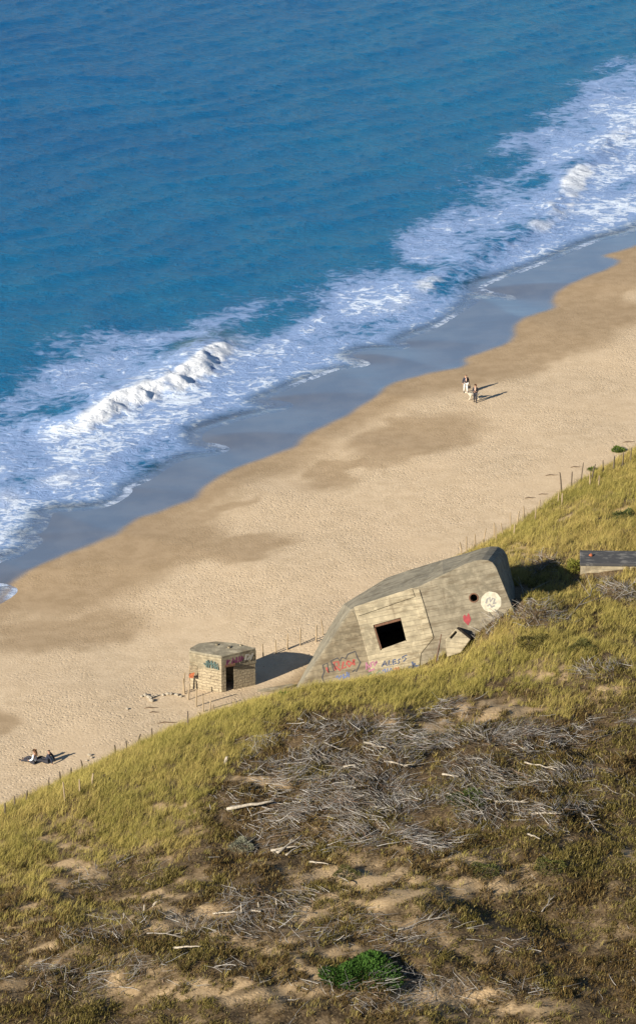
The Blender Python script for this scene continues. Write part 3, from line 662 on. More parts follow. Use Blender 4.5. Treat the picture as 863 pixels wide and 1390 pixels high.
# leaning rusty plate beside the embrasure
pl = empty('iron_sheet', loc=tuple(bunker_world(592, 896, -1.)))
v, f = fbox([(591,898),(594,896),(598.5,862),(595,872)], -1.25, -1.15); link('sheet', world_mesh('sheet', v, f, pl), M['drift_grey'], pl)
v, f = fbox([(590.5,899),(591.5,899),(599,861),(598,861)], -1.3, -1.1); link('edge_strip', world_mesh('edge_strip', v, f, pl), M['wood_dark'], pl)
tag(pl, 'narrow dark sheet leaning upright between bunker opening and dune grass', 'metal sheet')

# ------------------------------------------------------------------ small stone blockhouse on the beach
pc = ground(301., 940.); GZ = pc.z
sm = empty('stone_blockhouse', loc=(pc.x, pc.y, GZ))
tag(sm, 'small stone blockhouse with concrete roof and doorway standing on the sand', 'blockhouse')
PLAN = [(0, 0), (2.3, 1.25), (.95, 1.98), (-.4, 2.28), (-1.6, 1.98), (-2.15, 1.25), (-2.18, .85), (-.95, .33)]
def extr(plan, z0, z1, grow=0., tilt=0.):
    c = np.mean(plan, 0); b = [((p[0]-c[0])*(1+grow)+c[0], (p[1]-c[1])*(1+grow)+c[1]) for p in plan]
    return prism([(p[0], p[1], z0) for p in b], [(p[0]+tilt*0, p[1], z1+tilt*p[0]) for p in b])
ZS = 1.62
dA = (.22, .093); 
door = [(.36, -.9, -.3), (.86, -.9, -.3), (.86, -.9, 1.92), (.30, -.9, 1.92)]
dv_, df_ = prism([(.30, -.8, -.3), (.82, -.6, -.3), (.82, -.6, 1.95), (.30, -.8, 1.95)], [(.30, 1.5, -.3), (.82, 1.7, -.3), (.82, 1.7, 1.95), (.30, 1.5, 1.95)])
rm, rmf = extr(PLAN, .02, 2.0, -.28)
lh, lhf = prism([(-2.6, .3, .95), (-1.75, .3, .85), (-1.72, .3, 1.75), (-2.6, .3, 1.95)], [(-2.6, .95, .95), (-1.55, .95, .85), (-1.55, .95, 1.75), (-2.6, .95, 1.95)])
cuts = lambda: [py_mesh('d', dv_, df_), py_mesh('r', rm, rmf), py_mesh('l', lh, lhf)]
lo = boolean(fix_normals(py_mesh('stone_wall', *extr(PLAN, -1.2, ZS))), cuts()); link('stone_wall', bevel_mesh(lo, .03, 1), M['stone'], sm)
up_ = boolean(fix_normals(py_mesh('concrete_band', *extr(PLAN, ZS+.003, 2.62, .018))), cuts()); link('concrete_band', bevel_mesh(up_, .05, 2), M['conc_pale'], sm)
M['roof_pale'] = mat_concrete('pale_roof_concrete', (.27, .24, .175), False, False)
rp = fix_normals(py_mesh('roof', *extr(PLAN, 2.623, 2.80, .02, .0))); link('roof', bevel_mesh(rp, .04, 1), M['roof_pale'], sm)
rb_ = random.Random(3)
for (a, b, r) in ((-.35, 1.7, .10), (.5, 1.3, .12), (1.3, 1.6, .08)):
    v, f = tube([(a, b, 2.78), (a+.02, b, 2.86), (a, b+.02, 2.91)], [r, r*1.1, r*.5], 7, .2, rb_); link('rubble', py_mesh('rubble', v, f), M['conc_pale'], sm)
def wallR(t, z): return np.array([2.3*t, 1.25*t-.03, z])   # right wall
def sfl(name, lines, wallf, mat, wid, off):
    V = []; Fc = []
    for ln in lines:
        pts = [wallf(*q)+off for q in ln]; k = len(V); d0 = wallf(1, 0)-wallf(0, 0); d0 /= np.linalg.norm(d0); nn = np.cross(d0, [0, 0, 1.])
        for i, p in enumerate(pts):
            d = pts[min(i+1, len(pts)-1)]-pts[max(i-1, 0)]; d = d/(np.linalg.norm(d)+1e-9); s = np.cross(d, nn)*wid/2; V += [p-s, p+s]
        for i in range(len(pts)-1): Fc.append((k+2*i, k+2*i+1, k+2*i+3, k+2*i+2))
    return link(name, py_mesh(name, V, Fc), mat, sm)
oR = np.array([.035, -.085, 0])
sfl('graffiti_letters', [[(.15, 2.0), (.17, 2.45), (.24, 2.4), (.17, 2.22)], [(.30, 2.05), (.33, 2.5), (.40, 2.1)], [(.44, 2.5), (.44, 2.1), (.52, 2.12), (.52, 2.5)], [(.57, 2.1), (.59, 2.5), (.63, 2.3), (.57, 2.28)]], wallR, PT['purple'], .15, oR)
sfl('graffiti_patch', [[(.69, 2.1), (.72, 2.5), (.80, 2.45)], [(.75, 2.1), (.86, 2.4)], [(.84, 2.05), (.92, 2.5)]], wallR, PT['white'], .16, oR)
def wallL(t, z): return np.array([-.95*t, .33*t, z]) if t <= 1 else np.array([-.95-1.23*(t-1), .33+.52*(t-1), z])
oL = np.array([-.01, -.10, 0])
sfl('graffiti_letters', [[(.25, 1.75), (.30, 2.3), (.42, 1.8)], [(.5, 2.35), (.48, 1.8), (.6, 2.0)], [(.68, 1.8), (.72, 2.4), (.82, 2.0), (.95, 2.4), (.9, 1.8)], [(1.05, 2.3), (1.05, 1.8), (1.2, 2.1)], [(.35, 2.1), (.6, 2.15), (.9, 2.12)]], wallL, PT['teal'], .10, oL)
lf, lff = prism([(-2.24, .33, .98), (-1.95, .33, .93), (-1.85, .4, 1.3), (-2.24, .4, 1.2)], [(-2.24, .5, .98), (-1.95, .5, .93), (-1.85, .5, 1.3), (-2.24, .5, 1.2)])
link('rusty_plate', fix_normals(py_mesh('rusty_plate', lf, lff)), M['rust'], sm)
v, f = prism([(.24, .0, 1.96), (.95, .28, 1.96), (.95, .28, 2.08), (.24, .0, 2.08)], [(.24, .3, 1.96), (.95, .6, 1.96), (.95, .6, 2.08), (.24, .3, 2.08)])
link('door_lintel', fix_normals(py_mesh('door_lintel', [(a, b-.10, c) for a, b, c in v], f)), M['wood_dark'], sm)
# broken slab lying between blockhouse and bunker
pp = ground(368., 940.); sl = [(-1.5, -.25), (-.4, -.05), (.9, .35), (1.6, .75), (1.4, .95), (.2, .6), (-1.2, .2)]
v, f = prism([(a, b, -.25) for a, b in sl], [(a, b, .16+.05*a) for a, b in sl]); o = link('broken_slab', bevel_mesh(fix_normals(py_mesh('broken_slab', v, f)), .03, 1), M['conc_pale'], None, pp)
tag(o, 'flat broken concrete slab on the sand between blockhouse and big bunker', 'concrete slab')

# ------------------------------------------------------------------ low tarred concrete roof in the dune at the right
pk = ground(787., 780.)+Vector((0, 0, .08)); rf_ = empty('concrete_shelter', loc=pk); tag(rf_, 'low concrete shelter with black tarred flat roof buried in dune grass', 'bunker')
W = 7.0
v, f = prism([(0, 0, -1.5), (W, -.1, -1.5), (W, 2.0, -1.5), (.15, 2.05, -1.5)], [(0, 0, .62), (W, -.1, .55), (W, 2.0, .55), (.15, 2.05, .62)]); link('shelter_wall', bevel_mesh(fix_normals(py_mesh('shelter_wall', v, f)), .04, 2), M['conc_pale'], rf_)
v, f = prism([(-.06, -.08, .623), (W, -.18, .553), (W, 2.08, .553), (.1, 2.12, .623)], [(-.06, -.08, .84), (W, -.18, .77), (W, 2.08, .77), (.1, 2.12, .84)]); ro = link('roof', bevel_mesh(fix_normals(py_mesh('roof', v, f)), .04, 2), M['tar'], rf_)
v, f = tube([(.78, 1.15, .83), (.80, 1.16, .9), (.78, 1.15, .97)], [.13, .14, .08], 9, .12); link('rusty_cap', py_mesh('rusty_cap', v, f), M['rust'], ro)

# ------------------------------------------------------------------ fence posts
def post_mesh(h, r, seed, lean=0.):
    q = random.Random(seed); pts = [(0, 0, -.4), (lean*.2, 0, h*.4), (lean*.6, 0, h*.8), (lean, .0, h)]
    V, Fc = tube(pts, [r, r*.97, r*.9, r*.72], 6, .14, q); V[-3:] = [v_+Vector((0, 0, .05)) for v_ in V[-3:]]; return py_mesh('fence_post', V, Fc)
PM = [post_mesh(1.0, .058, i, l) for i, l in enumerate((.0, .10, -.08, .03, .18, -.02))]
ORD = 'first second third fourth fifth sixth seventh eighth ninth tenth eleventh twelfth thirteenth fourteenth fifteenth sixteenth seventeenth eighteenth nineteenth twentieth'.split()
def posts(items, mat, group, lab, extra=0.):
    for i, (px_, py_, hp_) in enumerate(items):
        b = ground(float(px_), float(py_)); dep = F/ max(1., (b-Vector(CAMP)).length)
        me = PM[(i*5+len(items)) % 6]; me2 = bpy.data.meshes.get(me.name+mat.name) or me.copy(); me2.name = me.name+mat.name
        if not me2.materials: me2.materials.append(mat)
        o = bpy.data.objects.new('fence_post', me2); COL.objects.link(o); o.location = b
        hh = hp_/(dep*.9)+extra; o.scale = (.85+.35*((i*7) % 5)/5,)*2+(hh,); o.rotation_euler = (random.uniform(-.06, .06), random.uniform(-.08, .08), random.uniform(0, 6))
        tag(o, lab.format(ORD[i]), 'fence post', group)
posts([(854.8,628,12),(843.8,635,14),(831.6,641,14),(817.6,646,13),(802.4,652,15),(787.4,656,20),(774.6,661,13),(761.5,669,20)], M['post_grey'], 'dark stakes at the upper right dune foot', 'dark stake on the upper right dune edge, {} from the right', .45)
posts([(811.8,662,9),(800,662,12),(762,686,9),(756.6,684,9),(731,695,8),(725.3,709,14),(711.2,706,12),(701.5,716,14),(692.3,724,20),(697,728,8),(682,730,12),(673,736,12),(670.4,728,10),(655.8,739,14),(644.5,745,12),(632.6,748,12),(626,752,9)], M['post_pale'], 'short pale stakes behind the big bunker', 'thin pale stake at the grass edge behind the big bunker, {} from right', .45)
posts([(357.5,892,18),(374.7,887,18),(390,882,20),(407.3,876,24),(429,871,22),(438.4,862,21)], M['post_pale'], 'pale posts between blockhouse and bunker', 'pale post between blockhouse and big bunker, {} from the blockhouse')
posts([(257.5,924,18),(248.5,940,27),(250.5,942,20),(256,950,20),(266.5,959,24),(276,966,22),(284.5,971,19),(287.5,970,12),(290.5,967,10),(273,976,9)], M['post_pale'], 'pale posts in front of the blockhouse', 'pale post on sand in front of the blockhouse, {} from left')
posts([(255.5,987,12),(206.5,1004,7),(187.4,1012,7),(172.8,1021,7),(156.8,1026,7),(113.2,1047,7),(96.4,1057,7),(82.6,1063,7),(66.2,1072,7),(36.3,1089,7),(20.6,1098,8),(7.6,1108,10)], M['post_grey'], 'small stakes along the lower left dune edge', 'small dark stake at the lower left dune edge, {} from the blockhouse', .45)
posts([(88.7,1088,17),(108.6,1078,10),(125.4,1068,8)], M['post_pale'], 'pale stakes in the left grass slope', 'pale stake standing in the left grass slope, {} from the left', .45)
posts([(168.5,1246,7),(196,1236,8),(208,1231,8),(328,1239,13),(352,1236,12),(376,1232,11)], M['drift'], 'pale stakes in the lower scrub', 'short bleached stake in the dark scrub near the bottom, {} from left')
b = ground(306., 1038.); o = link('wooden_board', post_mesh(.55, .10, 9, .12), M['drift'], None, b); tag(o, 'short pale board standing at the edge of grass and brushwood', 'board')

# ------------------------------------------------------------------ driftwood and big dead branches
def branch(a, b, r, mat, label, cat='branch', name='dead_branch', forks=2, lift=.12, seed=0, group=None):
    q = random.Random(seed+int(a[0])); A = ground(float(a[0]), float(a[1]))+Vector((0, 0, lift*.5)); B = ground(float(b[0]), float(b[1]))+Vector((0, 0, lift*1.6)); D = B-A; L = D.length
    s = D.cross(Vector((0, 0, 1))).normalized(); pts = []
    for k in range(7):
        t = k/6; pts.append(D*t+s*q.uniform(-.025, .025)*L+Vector((0, 0, q.uniform(0, .04)*L*(1-abs(2*t-1)))))
    parts = [tube(pts, [r*(1-.5*k/6)*q.uniform(.9, 1.1) for k in range(7)], 7, .1, q)]
    for j in range(forks):
        k = q.randint(2, 5); d = (D.normalized()+s*q.choice((-1, 1))*q.uniform(.4, .9)+Vector((0, 0, q.uniform(.05, .35)))).normalized(); l = L*q.uniform(.22, .42); p = Vector(pts[k])
        parts.append(tube([p, p+d*l*.5+s*.03, p+d*l], [r*.5, r*.36, r*.16], 5, .1, q))
    o = link(name, py_mesh(name, *merge(parts), True), mat, None, A); tag(o, label, cat, group); return o
LOGS = [((308,1101),(372,1095),.15,'drift','long white driftwood log lying at the left edge of the brushwood',1,'log','driftwood_log'),
 ((376,1160),(410,1141),.11,'drift','pale broken trunk leaning up out of the lower left brushwood',1,'log','driftwood_log'),
 ((368,1157),(404,1156),.10,'drift','short white log lying flat beside the leaning broken trunk',0,'log','driftwood_log'),
 ((388,1163),(412,1153),.07,'drift','thin white broken stick below the leaning broken trunk',0,'branch','dead_branch'),
 ((494,1010),(524,1022),.10,'drift','pale stubby log at the top of the brushwood heap',1,'log','driftwood_log'),
 ((440,1010),(464,1025),.07,'drift_grey','grey branch slanting down below the grass edge',2,'branch','dead_branch'),
 ((522,1035),(552,1047),.09,'drift','pale bare branch slanting across the upper middle of the brushwood',2,'branch','dead_branch'),
 ((466,1043),(482,1045),.08,'drift','very short pale log in the middle of the brushwood',0,'log','driftwood_log'),
 ((338,1110),(376,1102),.05,'drift_grey','thin grey branch right below the long white log',3,'branch','dead_branch'),
 ((600,1053),(622,1061),.09,'drift','straight pale branch left of the brown heath',1,'branch','dead_branch'),
 ((711,1037),(753,1052),.07,'drift','long pale branch lying in the heath at the right',3,'branch','dead_branch'),
 ((670,1090),(712,1096),.08,'drift','pale forked branch on the right brushwood heap',3,'branch','dead_branch'),
 ((721,1107),(757,1111),.09,'drift','white branch with forks at the right end of the brushwood',2,'branch','dead_branch'),
 ((645,1095),(660,1121),.05,'drift_grey','grey bough fanning down the middle of the right brushwood',4,'branch','dead_branch'),
 ((782,1096),(812,1136),.06,'drift_grey','long grey bough trailing down at the far right heap',4,'branch','dead_branch'),
 ((716,1134),(732,1146),.08,'drift','thick pale stump end below the right brushwood heap',0,'log','driftwood_log'),
 ((458,1190),(474,1206),.05,'drift_grey','dark grey stick lying on the bare sand patch',1,'branch','dead_branch'),
 ((420,1172),(446,1180),.07,'drift','pale stick on the sand left of the bare patch',1,'branch','dead_branch'),
 ((236,1289),(272,1292),.08,'drift','white log lying near the bottom edge at the left',0,'log','driftwood_log'),
 ((200,1269),(250,1279),.05,'drift_grey','long thin grey branch lying near the bottom left',3,'branch','dead_branch'),
 ((289,1243),(330,1245),.06,'drift','pale branch lying in front of the short bleached stakes',1,'branch','dead_branch'),
 ((341,1238),(354,1245),.08,'drift','stubby white log beside the bleached stakes',0,'log','driftwood_log'),
 ((690,832),(722,806),.07,'drift','bare pale branch sticking up beside the bunker right corner',3,'branch','dead_branch'),
 ((660,862),(695,826),.06,'drift_grey','grey branch lying along the brush heap against the bunker',3,'branch','dead_branch'),
 ((768,842),(812,800),.05,'drift_grey','grey branch in the grass left of the right picture edge',3,'branch','dead_branch'),
 ((842,806),(863,795),.06,'drift','pale branch at the right edge below the tarred shelter',3,'branch','dead_branch'),
 ((735,1240),(752,1222),.05,'drift_grey','grey branch tuft on the brown heath below the sand patches',4,'branch','dead_branch'),
 ((540,1265),(600,1250),.05,'drift_grey','grey bough lying near the bottom centre scrub',4,'branch','dead_branch')]
for i, (a, b, r, m, lab, fk, cat, nm) in enumerate(LOGS): branch(a, b, r*.8, M[m], lab, cat, nm, fk, .22, i)

# ------------------------------------------------------------------ leafy plants
def bush(name, px_, py_, R, Hh, c0, c1, n, label, cat='shrub', group=None, leaf=.07, long=1.):
    b = ground(float(px_), float(py_)); r = rng
    e = empty(name, loc=b)
    th = r.uniform(0, 2*PI, n); ph = np.arccos(r.uniform(0, 1, n)); rad = r.uniform(.45, 1, n)**.5*(1+.28*np.sin(3*th+r.uniform(0, 6))*np.sin(2*ph))
    P = np.stack([np.cos(th)*np.sin(ph)*R*rad, np.sin(th)*np.sin(ph)*R*rad, np.cos(ph)*Hh*rad+.03], 1)
    col = lerpc(c0, c1, r.random(n))
    o = blades('foliage', P, r.uniform(leaf, leaf*2.2, n)*long, r.uniform(leaf*.5, leaf, n), th+r.normal(0, .7, n), np.abs(r.normal(.7, .4, n)), col, M['scrub'], .3); o.parent = e
    parts = []
    for k in range(6):
        a = k*PI/3+.3; parts.append(tube([(0, 0, -.1), (math.cos(a)*R*.35, math.sin(a)*R*.35, Hh*.35), (math.cos(a)*R*.7, math.sin(a)*R*.7, Hh*.7)], [.03, .02, .008], 5))
    link('stem', py_mesh('stem', *merge(parts), True), M['post_grey'], e); tag(e, label, cat, group); return e
bush('green_shrub', 500, 1326, 1.9, .5, (.02, .055, .008), (.05, .105, .016), 7000, 'bright green leafy bush at the bottom edge', leaf=.08)
bush('green_shrub', 464, 1328, 1.2, .45, (.02, .055, .008), (.05, .105, .016), 2500, 'smaller bright green bush left of the big one at the bottom edge', leaf=.08)
bush('grey_shrub', 328, 1152, .75, .5, (.13, .135, .09), (.23, .23, .165), 1600, 'pale grey green round bush left of the broken trunk', leaf=.05)
bush('green_shrub', 634, 1088, 1.2, .4, (.035, .05, .012), (.065, .085, .02), 1800, 'dark green low bush between the two brushwood heaps', leaf=.06)
bush('dark_shrub', 790, 884, 1.0, .55, (.05, .055, .014), (.10, .095, .03), 1800, 'dark olive bush in the grass right of the bunker', leaf=.06)
bush('dark_shrub', 725, 877, 1.2, .55, (.045, .045, .012), (.10, .085, .025), 2000, 'dark olive bush in the grass below the bunker right end', leaf=.06)
bush('dark_shrub', 848, 705, .9, .6, (.03, .05, .014), (.07, .09, .03), 1600, 'dark green bush at the right edge above the tarred shelter', leaf=.06)
bush('green_shrub', 780, 775, .65, .75, (.10, .115, .018), (.19, .19, .035), 1200, 'yellow green grass clump at the left corner of the tarred shelter', leaf=.08)
bush('dark_shrub', 470, 1190, .8, .45, (.04, .045, .012), (.10, .09, .03), 1300, 'small olive bush on the bare sand patch', leaf=.05)
bush('dark_shrub', 655, 1185, .9, .4, (.05, .06, .015), (.10, .10, .03), 1300, 'small olive bush right of the bare sand patch', leaf=.05)
bush('dark_shrub', 745, 1180, .9, .45, (.05, .06, .015), (.11, .11, .03), 1300, 'green brown bush on the heath near the right sand patch', leaf=.05)
bush('beach_plant', 838, 612, .55, .2, (.06, .10, .015), (.11, .15, .03), 700, 'flat green plant on the sand near the right edge', 'plant', leaf=.08)
bush('beach_plant', 803, 639, .4, .22, (.06, .09, .018), (.11, .14, .025), 300, 'small green plant beside the dark stakes', 'plant', leaf=.07)
bush('beach_plant', 384, 945, .35, .22, (.06, .13, .02), (.10, .18, .03), 300, 'small bright green plant at the bunker left corner', 'plant', leaf=.06)

# ------------------------------------------------------------------ rocks and wrack on the sand
def rock_mesh(seed):
    bm = bmesh.new(); bmesh.ops.create_icosphere(bm, subdivisions=2, radius=1); q = random.Random(seed)
    ax = [Vector((q.uniform(-1, 1), q.uniform(-1, 1), q.uniform(-1, 1))).normalized() for _ in range(7)]
    for v_ in bm.verts:
        k = min(1.0, min(.78/max(.05, v_.co.normalized().dot(a)) if v_.co.normalized().dot(a) > .3 else 9 for a in ax)); v_.co *= k*q.uniform(.95, 1.05); v_.co.z *= .7
    me = bpy.data.meshes.new('rock'); bm.to_mesh(me); bm.free(); me.materials.append(M['rock']); return me
RM = [rock_mesh(i) for i in range(4)]
for i, (a, b, r) in enumerate([(193,946,.2),(198,945,.28),(203,948,.33),(208,947,.24),(206,952,.3),(213,945,.18),(222,944,.2),(228,943,.26),(233,943,.22),(240,944,.24),(246,946,.2),(173,963,.18),(122,1026,.22),(125,1029,.16),(118,1033,.13)]):
    o = bpy.data.objects.new('rock', RM[i % 4]); COL.objects.link(o); o.location = ground(float(a), float(b))+Vector((0, 0, r*.3)); r *= .75; o.scale = (r, r*.8, r*.75); o.rotation_euler = (0, 0, i*1.3)
    if i < 12: tag(o, 'pale stone in the loose row on the sand left of the blockhouse', 'rock', 'pale stones left of the blockhouse')
    else: tag(o, 'pale small stone on the sand right of the sitting couple', 'rock', 'stones right of the sitting couple')
M['wrack'] = simple('dry_seaweed', (.09, .06, .035), .9, .4, 12)
for i, (a, b, r, lab) in enumerate([(206,961,.5,'dark strip of dry seaweed just below the pale stones'),(210,967,.35,'short dark seaweed strip below the stones, the second one down'),(230,981,.8,'long dark seaweed strip just above the dune edge'),(720,676,.5,'dark strip of seaweed on sand below the upper right stakes'),(738,671,.45,'short dark seaweed strip left of the upper right stakes'),(750,645,.6,'brown seaweed strip on the sand beyond the upper right stakes'),(782,634,.5,'brown seaweed strip beyond the dark stakes near the small green plant'),(854,600,.6,'dark seaweed strip at the right picture edge')]):
    p = ground(float(a), float(b)); q = random.Random(i); pts = [(-r, -.1*r, .0), (-r*.4, .05, .04), (r*.2, -.03, .05), (r, .12*r, .0)]
    v, f = tube(pts, [.03, .06, .05, .02], 7, .35, q); o = link('seaweed_strip', py_mesh('seaweed_strip', v, f, True), M['wrack'], None, p); o.scale.z = .6; tag(o, lab, 'seaweed')

# ------------------------------------------------------------------ people and dog (skin-grown bodies)
def skin(name, J, E, mat, parent, root, sub=2):
    ks = list(J); ix = {k: i for i, k in enumerate(ks)}
    me = bpy.data.meshes.new(name); me.from_pydata([J[k][0] for k in ks], [(ix[a], ix[b]) for a, b in E], []); me.update()
    o = bpy.data.objects.new(name, me); COL.objects.link(o); m = o.modifiers.new('s', 'SKIN'); m.use_smooth_shade = True
    for k in ks:
        r = J[k][1]; r = r if isinstance(r, tuple) else (r, r); d = me.skin_vertices[0].data[ix[k]]; d.radius = r; d.use_root = (k == root)
    if sub: s = o.modifiers.new('u', 'SUBSURF'); s.levels = sub; s.render_levels = sub
    dg = bpy.context.evaluated_depsgraph_get(); r = bpy.data.meshes.new_from_object(o.evaluated_get(dg)); bpy.data.objects.remove(o)
    for p in r.polygons: p.use_smooth = True
    r.name = name; r.materials.clear(); return link(name, r, mat, parent)
def ball(name, c, r, mat, parent, sc=(1, 1, 1)):
    bm = bmesh.new(); bmesh.ops.create_uvsphere(bm, u_segments=14, v_segments=10, radius=r)
    for v_ in bm.verts: v_.co = Vector((v_.co.x*sc[0], v_.co.y*sc[1], v_.co.z*sc[2]))+Vector(c)
    me = bpy.data.meshes.new(name); bm.to_mesh(me); bm.free()
    for p in me.polygons: p.use_smooth = True
    return link(name, me, mat, parent)
M['skin'] = simple('skin', (.36, .21, .14), .6, .06)
CL = lambda n, c: simple(n, c, .9, .15, 5)
M['navy'] = CL('navy_cloth', (.012, .016, .035)); M['white_c'] = CL('white_cloth', (.50, .49, .465)); M['pale_blue'] = CL('pale_blue_cloth', (.44, .49, .56)); M['dark_c'] = CL('dark_cloth', (.018, .018, .026)); M['shoe'] = CL('dark_leather', (.03, .022, .02)); M['hair_b'] = CL('brown_hair', (.10, .05, .022)); M['hair_d'] = CL('dark_hair', (.025, .015, .012)); M['peach'] = CL('peach_cloth', (.40, .27, .20))
def V3(*a): return Vector(a)
def body(e, J, skinned, jacket_mat, leg_mat, hair_mat, long_hair=0, facing=(0, -1, 0)):
    """J: joint positions; builds body, head features, jacket, trousers, hair, shoes"""
    R = dict(pel=.13, bel=.12, che=.145, nec=.055, hea=.085, top=.085, shL=.06, shR=.06, elL=.042, elR=.042, wrL=.03, wrR=.03, haL=.035, haR=.035, hiL=.085, hiR=.085, knL=.06, knR=.06, anL=.04, anR=.04, toL=.035, toR=.035)
    E = [('pel', 'bel'), ('bel', 'che'), ('che', 'nec'), ('nec', 'hea'), ('hea', 'top')]
    for s in 'LR': E += [('che', 'sh'+s), ('sh'+s, 'el'+s), ('el'+s, 'wr'+s), ('wr'+s, 'ha'+s), ('pel', 'hi'+s), ('hi'+s, 'kn'+s), ('kn'+s, 'an'+s), ('an'+s, 'to'+s)]
    JJ = {k: (tuple(J[k]), R[k]) for k in R}
    # five fingers per hand
    for s in 'LR':
        h = J['ha'+s]; d = (h-J['wr'+s]).normalized(); side = d.cross(Vector(facing)); side = side.normalized() if side.length > .1 else Vector((1, 0, 0)); side2 = Vector(facing)
        for i, (o_, l) in enumerate(((-.03, .07), (-.01, .085), (.01, .08), (.03, .065))):
            k = 'f%d%s' % (i, s); JJ[k] = (tuple(h+d*l+side2*(-o_)), .009); E.append(('ha'+s, k))
        JJ['th'+s] = (tuple(h+d*.02+side2*.055), .011); E.append(('wr'+s, 'th'+s))
    skin('body', JJ, E, M['skin'], e, 'pel', 1)
    f = Vector(facing).normalized(); hd = J['hea']*.45+J['top']*.55; sd = f.cross(Vector((0, 0, 1)))
    ball('nose', hd+f*.098-Vector((0, 0, .02)), .016, M['skin'], e)
    for k in (-1, 1): ball('eye', hd+f*.088+sd*k*.034+Vector((0, 0, .012)), .012, M['dark_c'], e); ball('ear', hd+sd*k*.088, .022, M['skin'], e, (.6, 1, 1.3))
    ball('mouth', hd+f*.084-Vector((0, 0, .06)), .018, M['red_lip'], e, (1.2, 1.2, .4))
    g = 1.22
    T = {k: (tuple(J[k]), R[k]*g+.012) for k in ('bel', 'che', 'shL', 'shR', 'elL', 'elR', 'wrL', 'wrR', 'pel')}; T['pel'] = (tuple(J['pel']*.8+J['bel']*.2), .20); T['che'] = (tuple(J['che']), .17)
    skin('jacket', T, [q for q in E if q[0] in T and q[1] in T], jacket_mat, e, 'che', 1)
    if leg_mat:
        T = {k: (tuple(J[k]), R[k]*(1.15 if k == 'pel' else 1.28)+.012) for k in ('pel', 'hiL', 'hiR', 'knL', 'knR', 'anL', 'anR')}
        skin('trousers', T, [q for q in E if q[0] in T and q[1] in T], leg_mat, e, 'pel', 1)
    for s in 'LR': skin('shoe', {'a': (tuple(J['an'+s]-Vector((0, 0, .0))), .055), 'b': (tuple(J['to'+s]), .05), 'c': (tuple(J['to'+s]+(J['to'+s]-J['an'+s])*.35), .035)}, [('a', 'b'), ('b', 'c')], M['shoe'], e, 'a', 1)
    hv = {'a': (tuple(J['top']*.75+J['hea']*.25-f*.025), .108), 'b': (tuple(J['top']-f*.02+Vector((0, 0, .03))), .085)}; he = [('a', 'b')]
    if long_hair: hv['c'] = (tuple(J['nec']-f*.09+Vector((0, 0, .05))), .085); hv['d'] = (tuple(J['nec']-f*.13-Vector((0, 0, long_hair))), .05); he += [('a', 'c'), ('c', 'd')]
    skin('hair', hv, he, hair_mat, e, 'a', 1)
M['red_lip'] = CL('lips', (.35, .13, .11))
def walker(swing, hL, hR, bend=0.):
    return dict(pel=V3(0, 0, .93), bel=V3(0, -.01, 1.1), che=V3(0, 0, 1.30), nec=V3(0, -.01, 1.47), hea=V3(0, -.02, 1.55), top=V3(0, -.02, 1.64),
      shL=V3(.17, 0, 1.39), shR=V3(-.17, 0, 1.39), elL=hL[0], elR=hR[0], wrL=hL[1], wrR=hR[1], haL=hL[2], haR=hR[2],
      hiL=V3(.09, 0, .88), hiR=V3(-.09, 0, .88), knL=V3(.10, -.10-swing*.3, .49), knR=V3(-.10, .02+swing*.2, .48), anL=V3(.10, -swing, .09), anR=V3(-.10, swing, .10), toL=V3(.11, -swing-.13, .05), toR=V3(-.11, swing-.12, .04))
LB = 'man walking on the beach, dark jacket and white trousers, bag in hand'
p = ground(631.5, 533.5); w1 = empty('person', loc=p); w1.rotation_euler = (0, 0, math.radians(12)); tag(w1, 'person in dark jacket and white trousers walking on the beach', 'person')
body(w1, walker(.17, [V3(.25, .02, 1.13), V3(.27, -.05, .92), V3(.27, -.07, .86)], [V3(-.25, .03, 1.13), V3(-.26, .04, .92), V3(-.26, .03, .86)]), 1, M['navy'], M['white_c'], M['hair_b'])
ball('shirt_front', (0, -.135, 1.28), .10, M['peach'], w1, (.62, .62, 1.75))
bag = empty('hand_bag', loc=p+Vector((.31, -.02, 0))); v, f = prism([(-.10, -.04, .42), (.12, -.04, .44), (.11, -.04, .68), (-.09, -.04, .68)], [(-.10, .05, .42), (.12, .05, .44), (.11, .05, .68), (-.09, .05, .68)])
link('pouch', bevel_mesh(fix_normals(py_mesh('pouch', v, f)), .025, 2), M['shoe'], bag); v, f = tube([(-.06, 0, .67), (-.04, 0, .80), (.02, 0, .84), (.07, 0, .80), (.08, 0, .67)], [.012]*5, 6); link('handle', py_mesh('handle', v, f, True), M['shoe'], bag)
tag(bag, 'small dark bag in the hand of the person in white trousers', 'bag')
p = ground(644.5, 546.0); w2 = empty('person', loc=p); w2.scale = (.95, .95, .95); w2.rotation_euler = (0, 0, math.radians(-8)); tag(w2, 'person in dark jacket and dark trousers walking beside the pale dog', 'person')
body(w2, walker(.13, [V3(.25, -.02, 1.14), V3(.14, -.22, 1.12), V3(.08, -.25, 1.13)], [V3(-.25, -.02, 1.14), V3(-.15, -.22, 1.08), V3(-.09, -.26, 1.10)]), 1, M['dark_c'], M['dark_c'], M['hair_b'], .06)
ball('shirt_front', (0, -.135, 1.30), .11, M['peach'], w2, (.8, .62, 1.6))
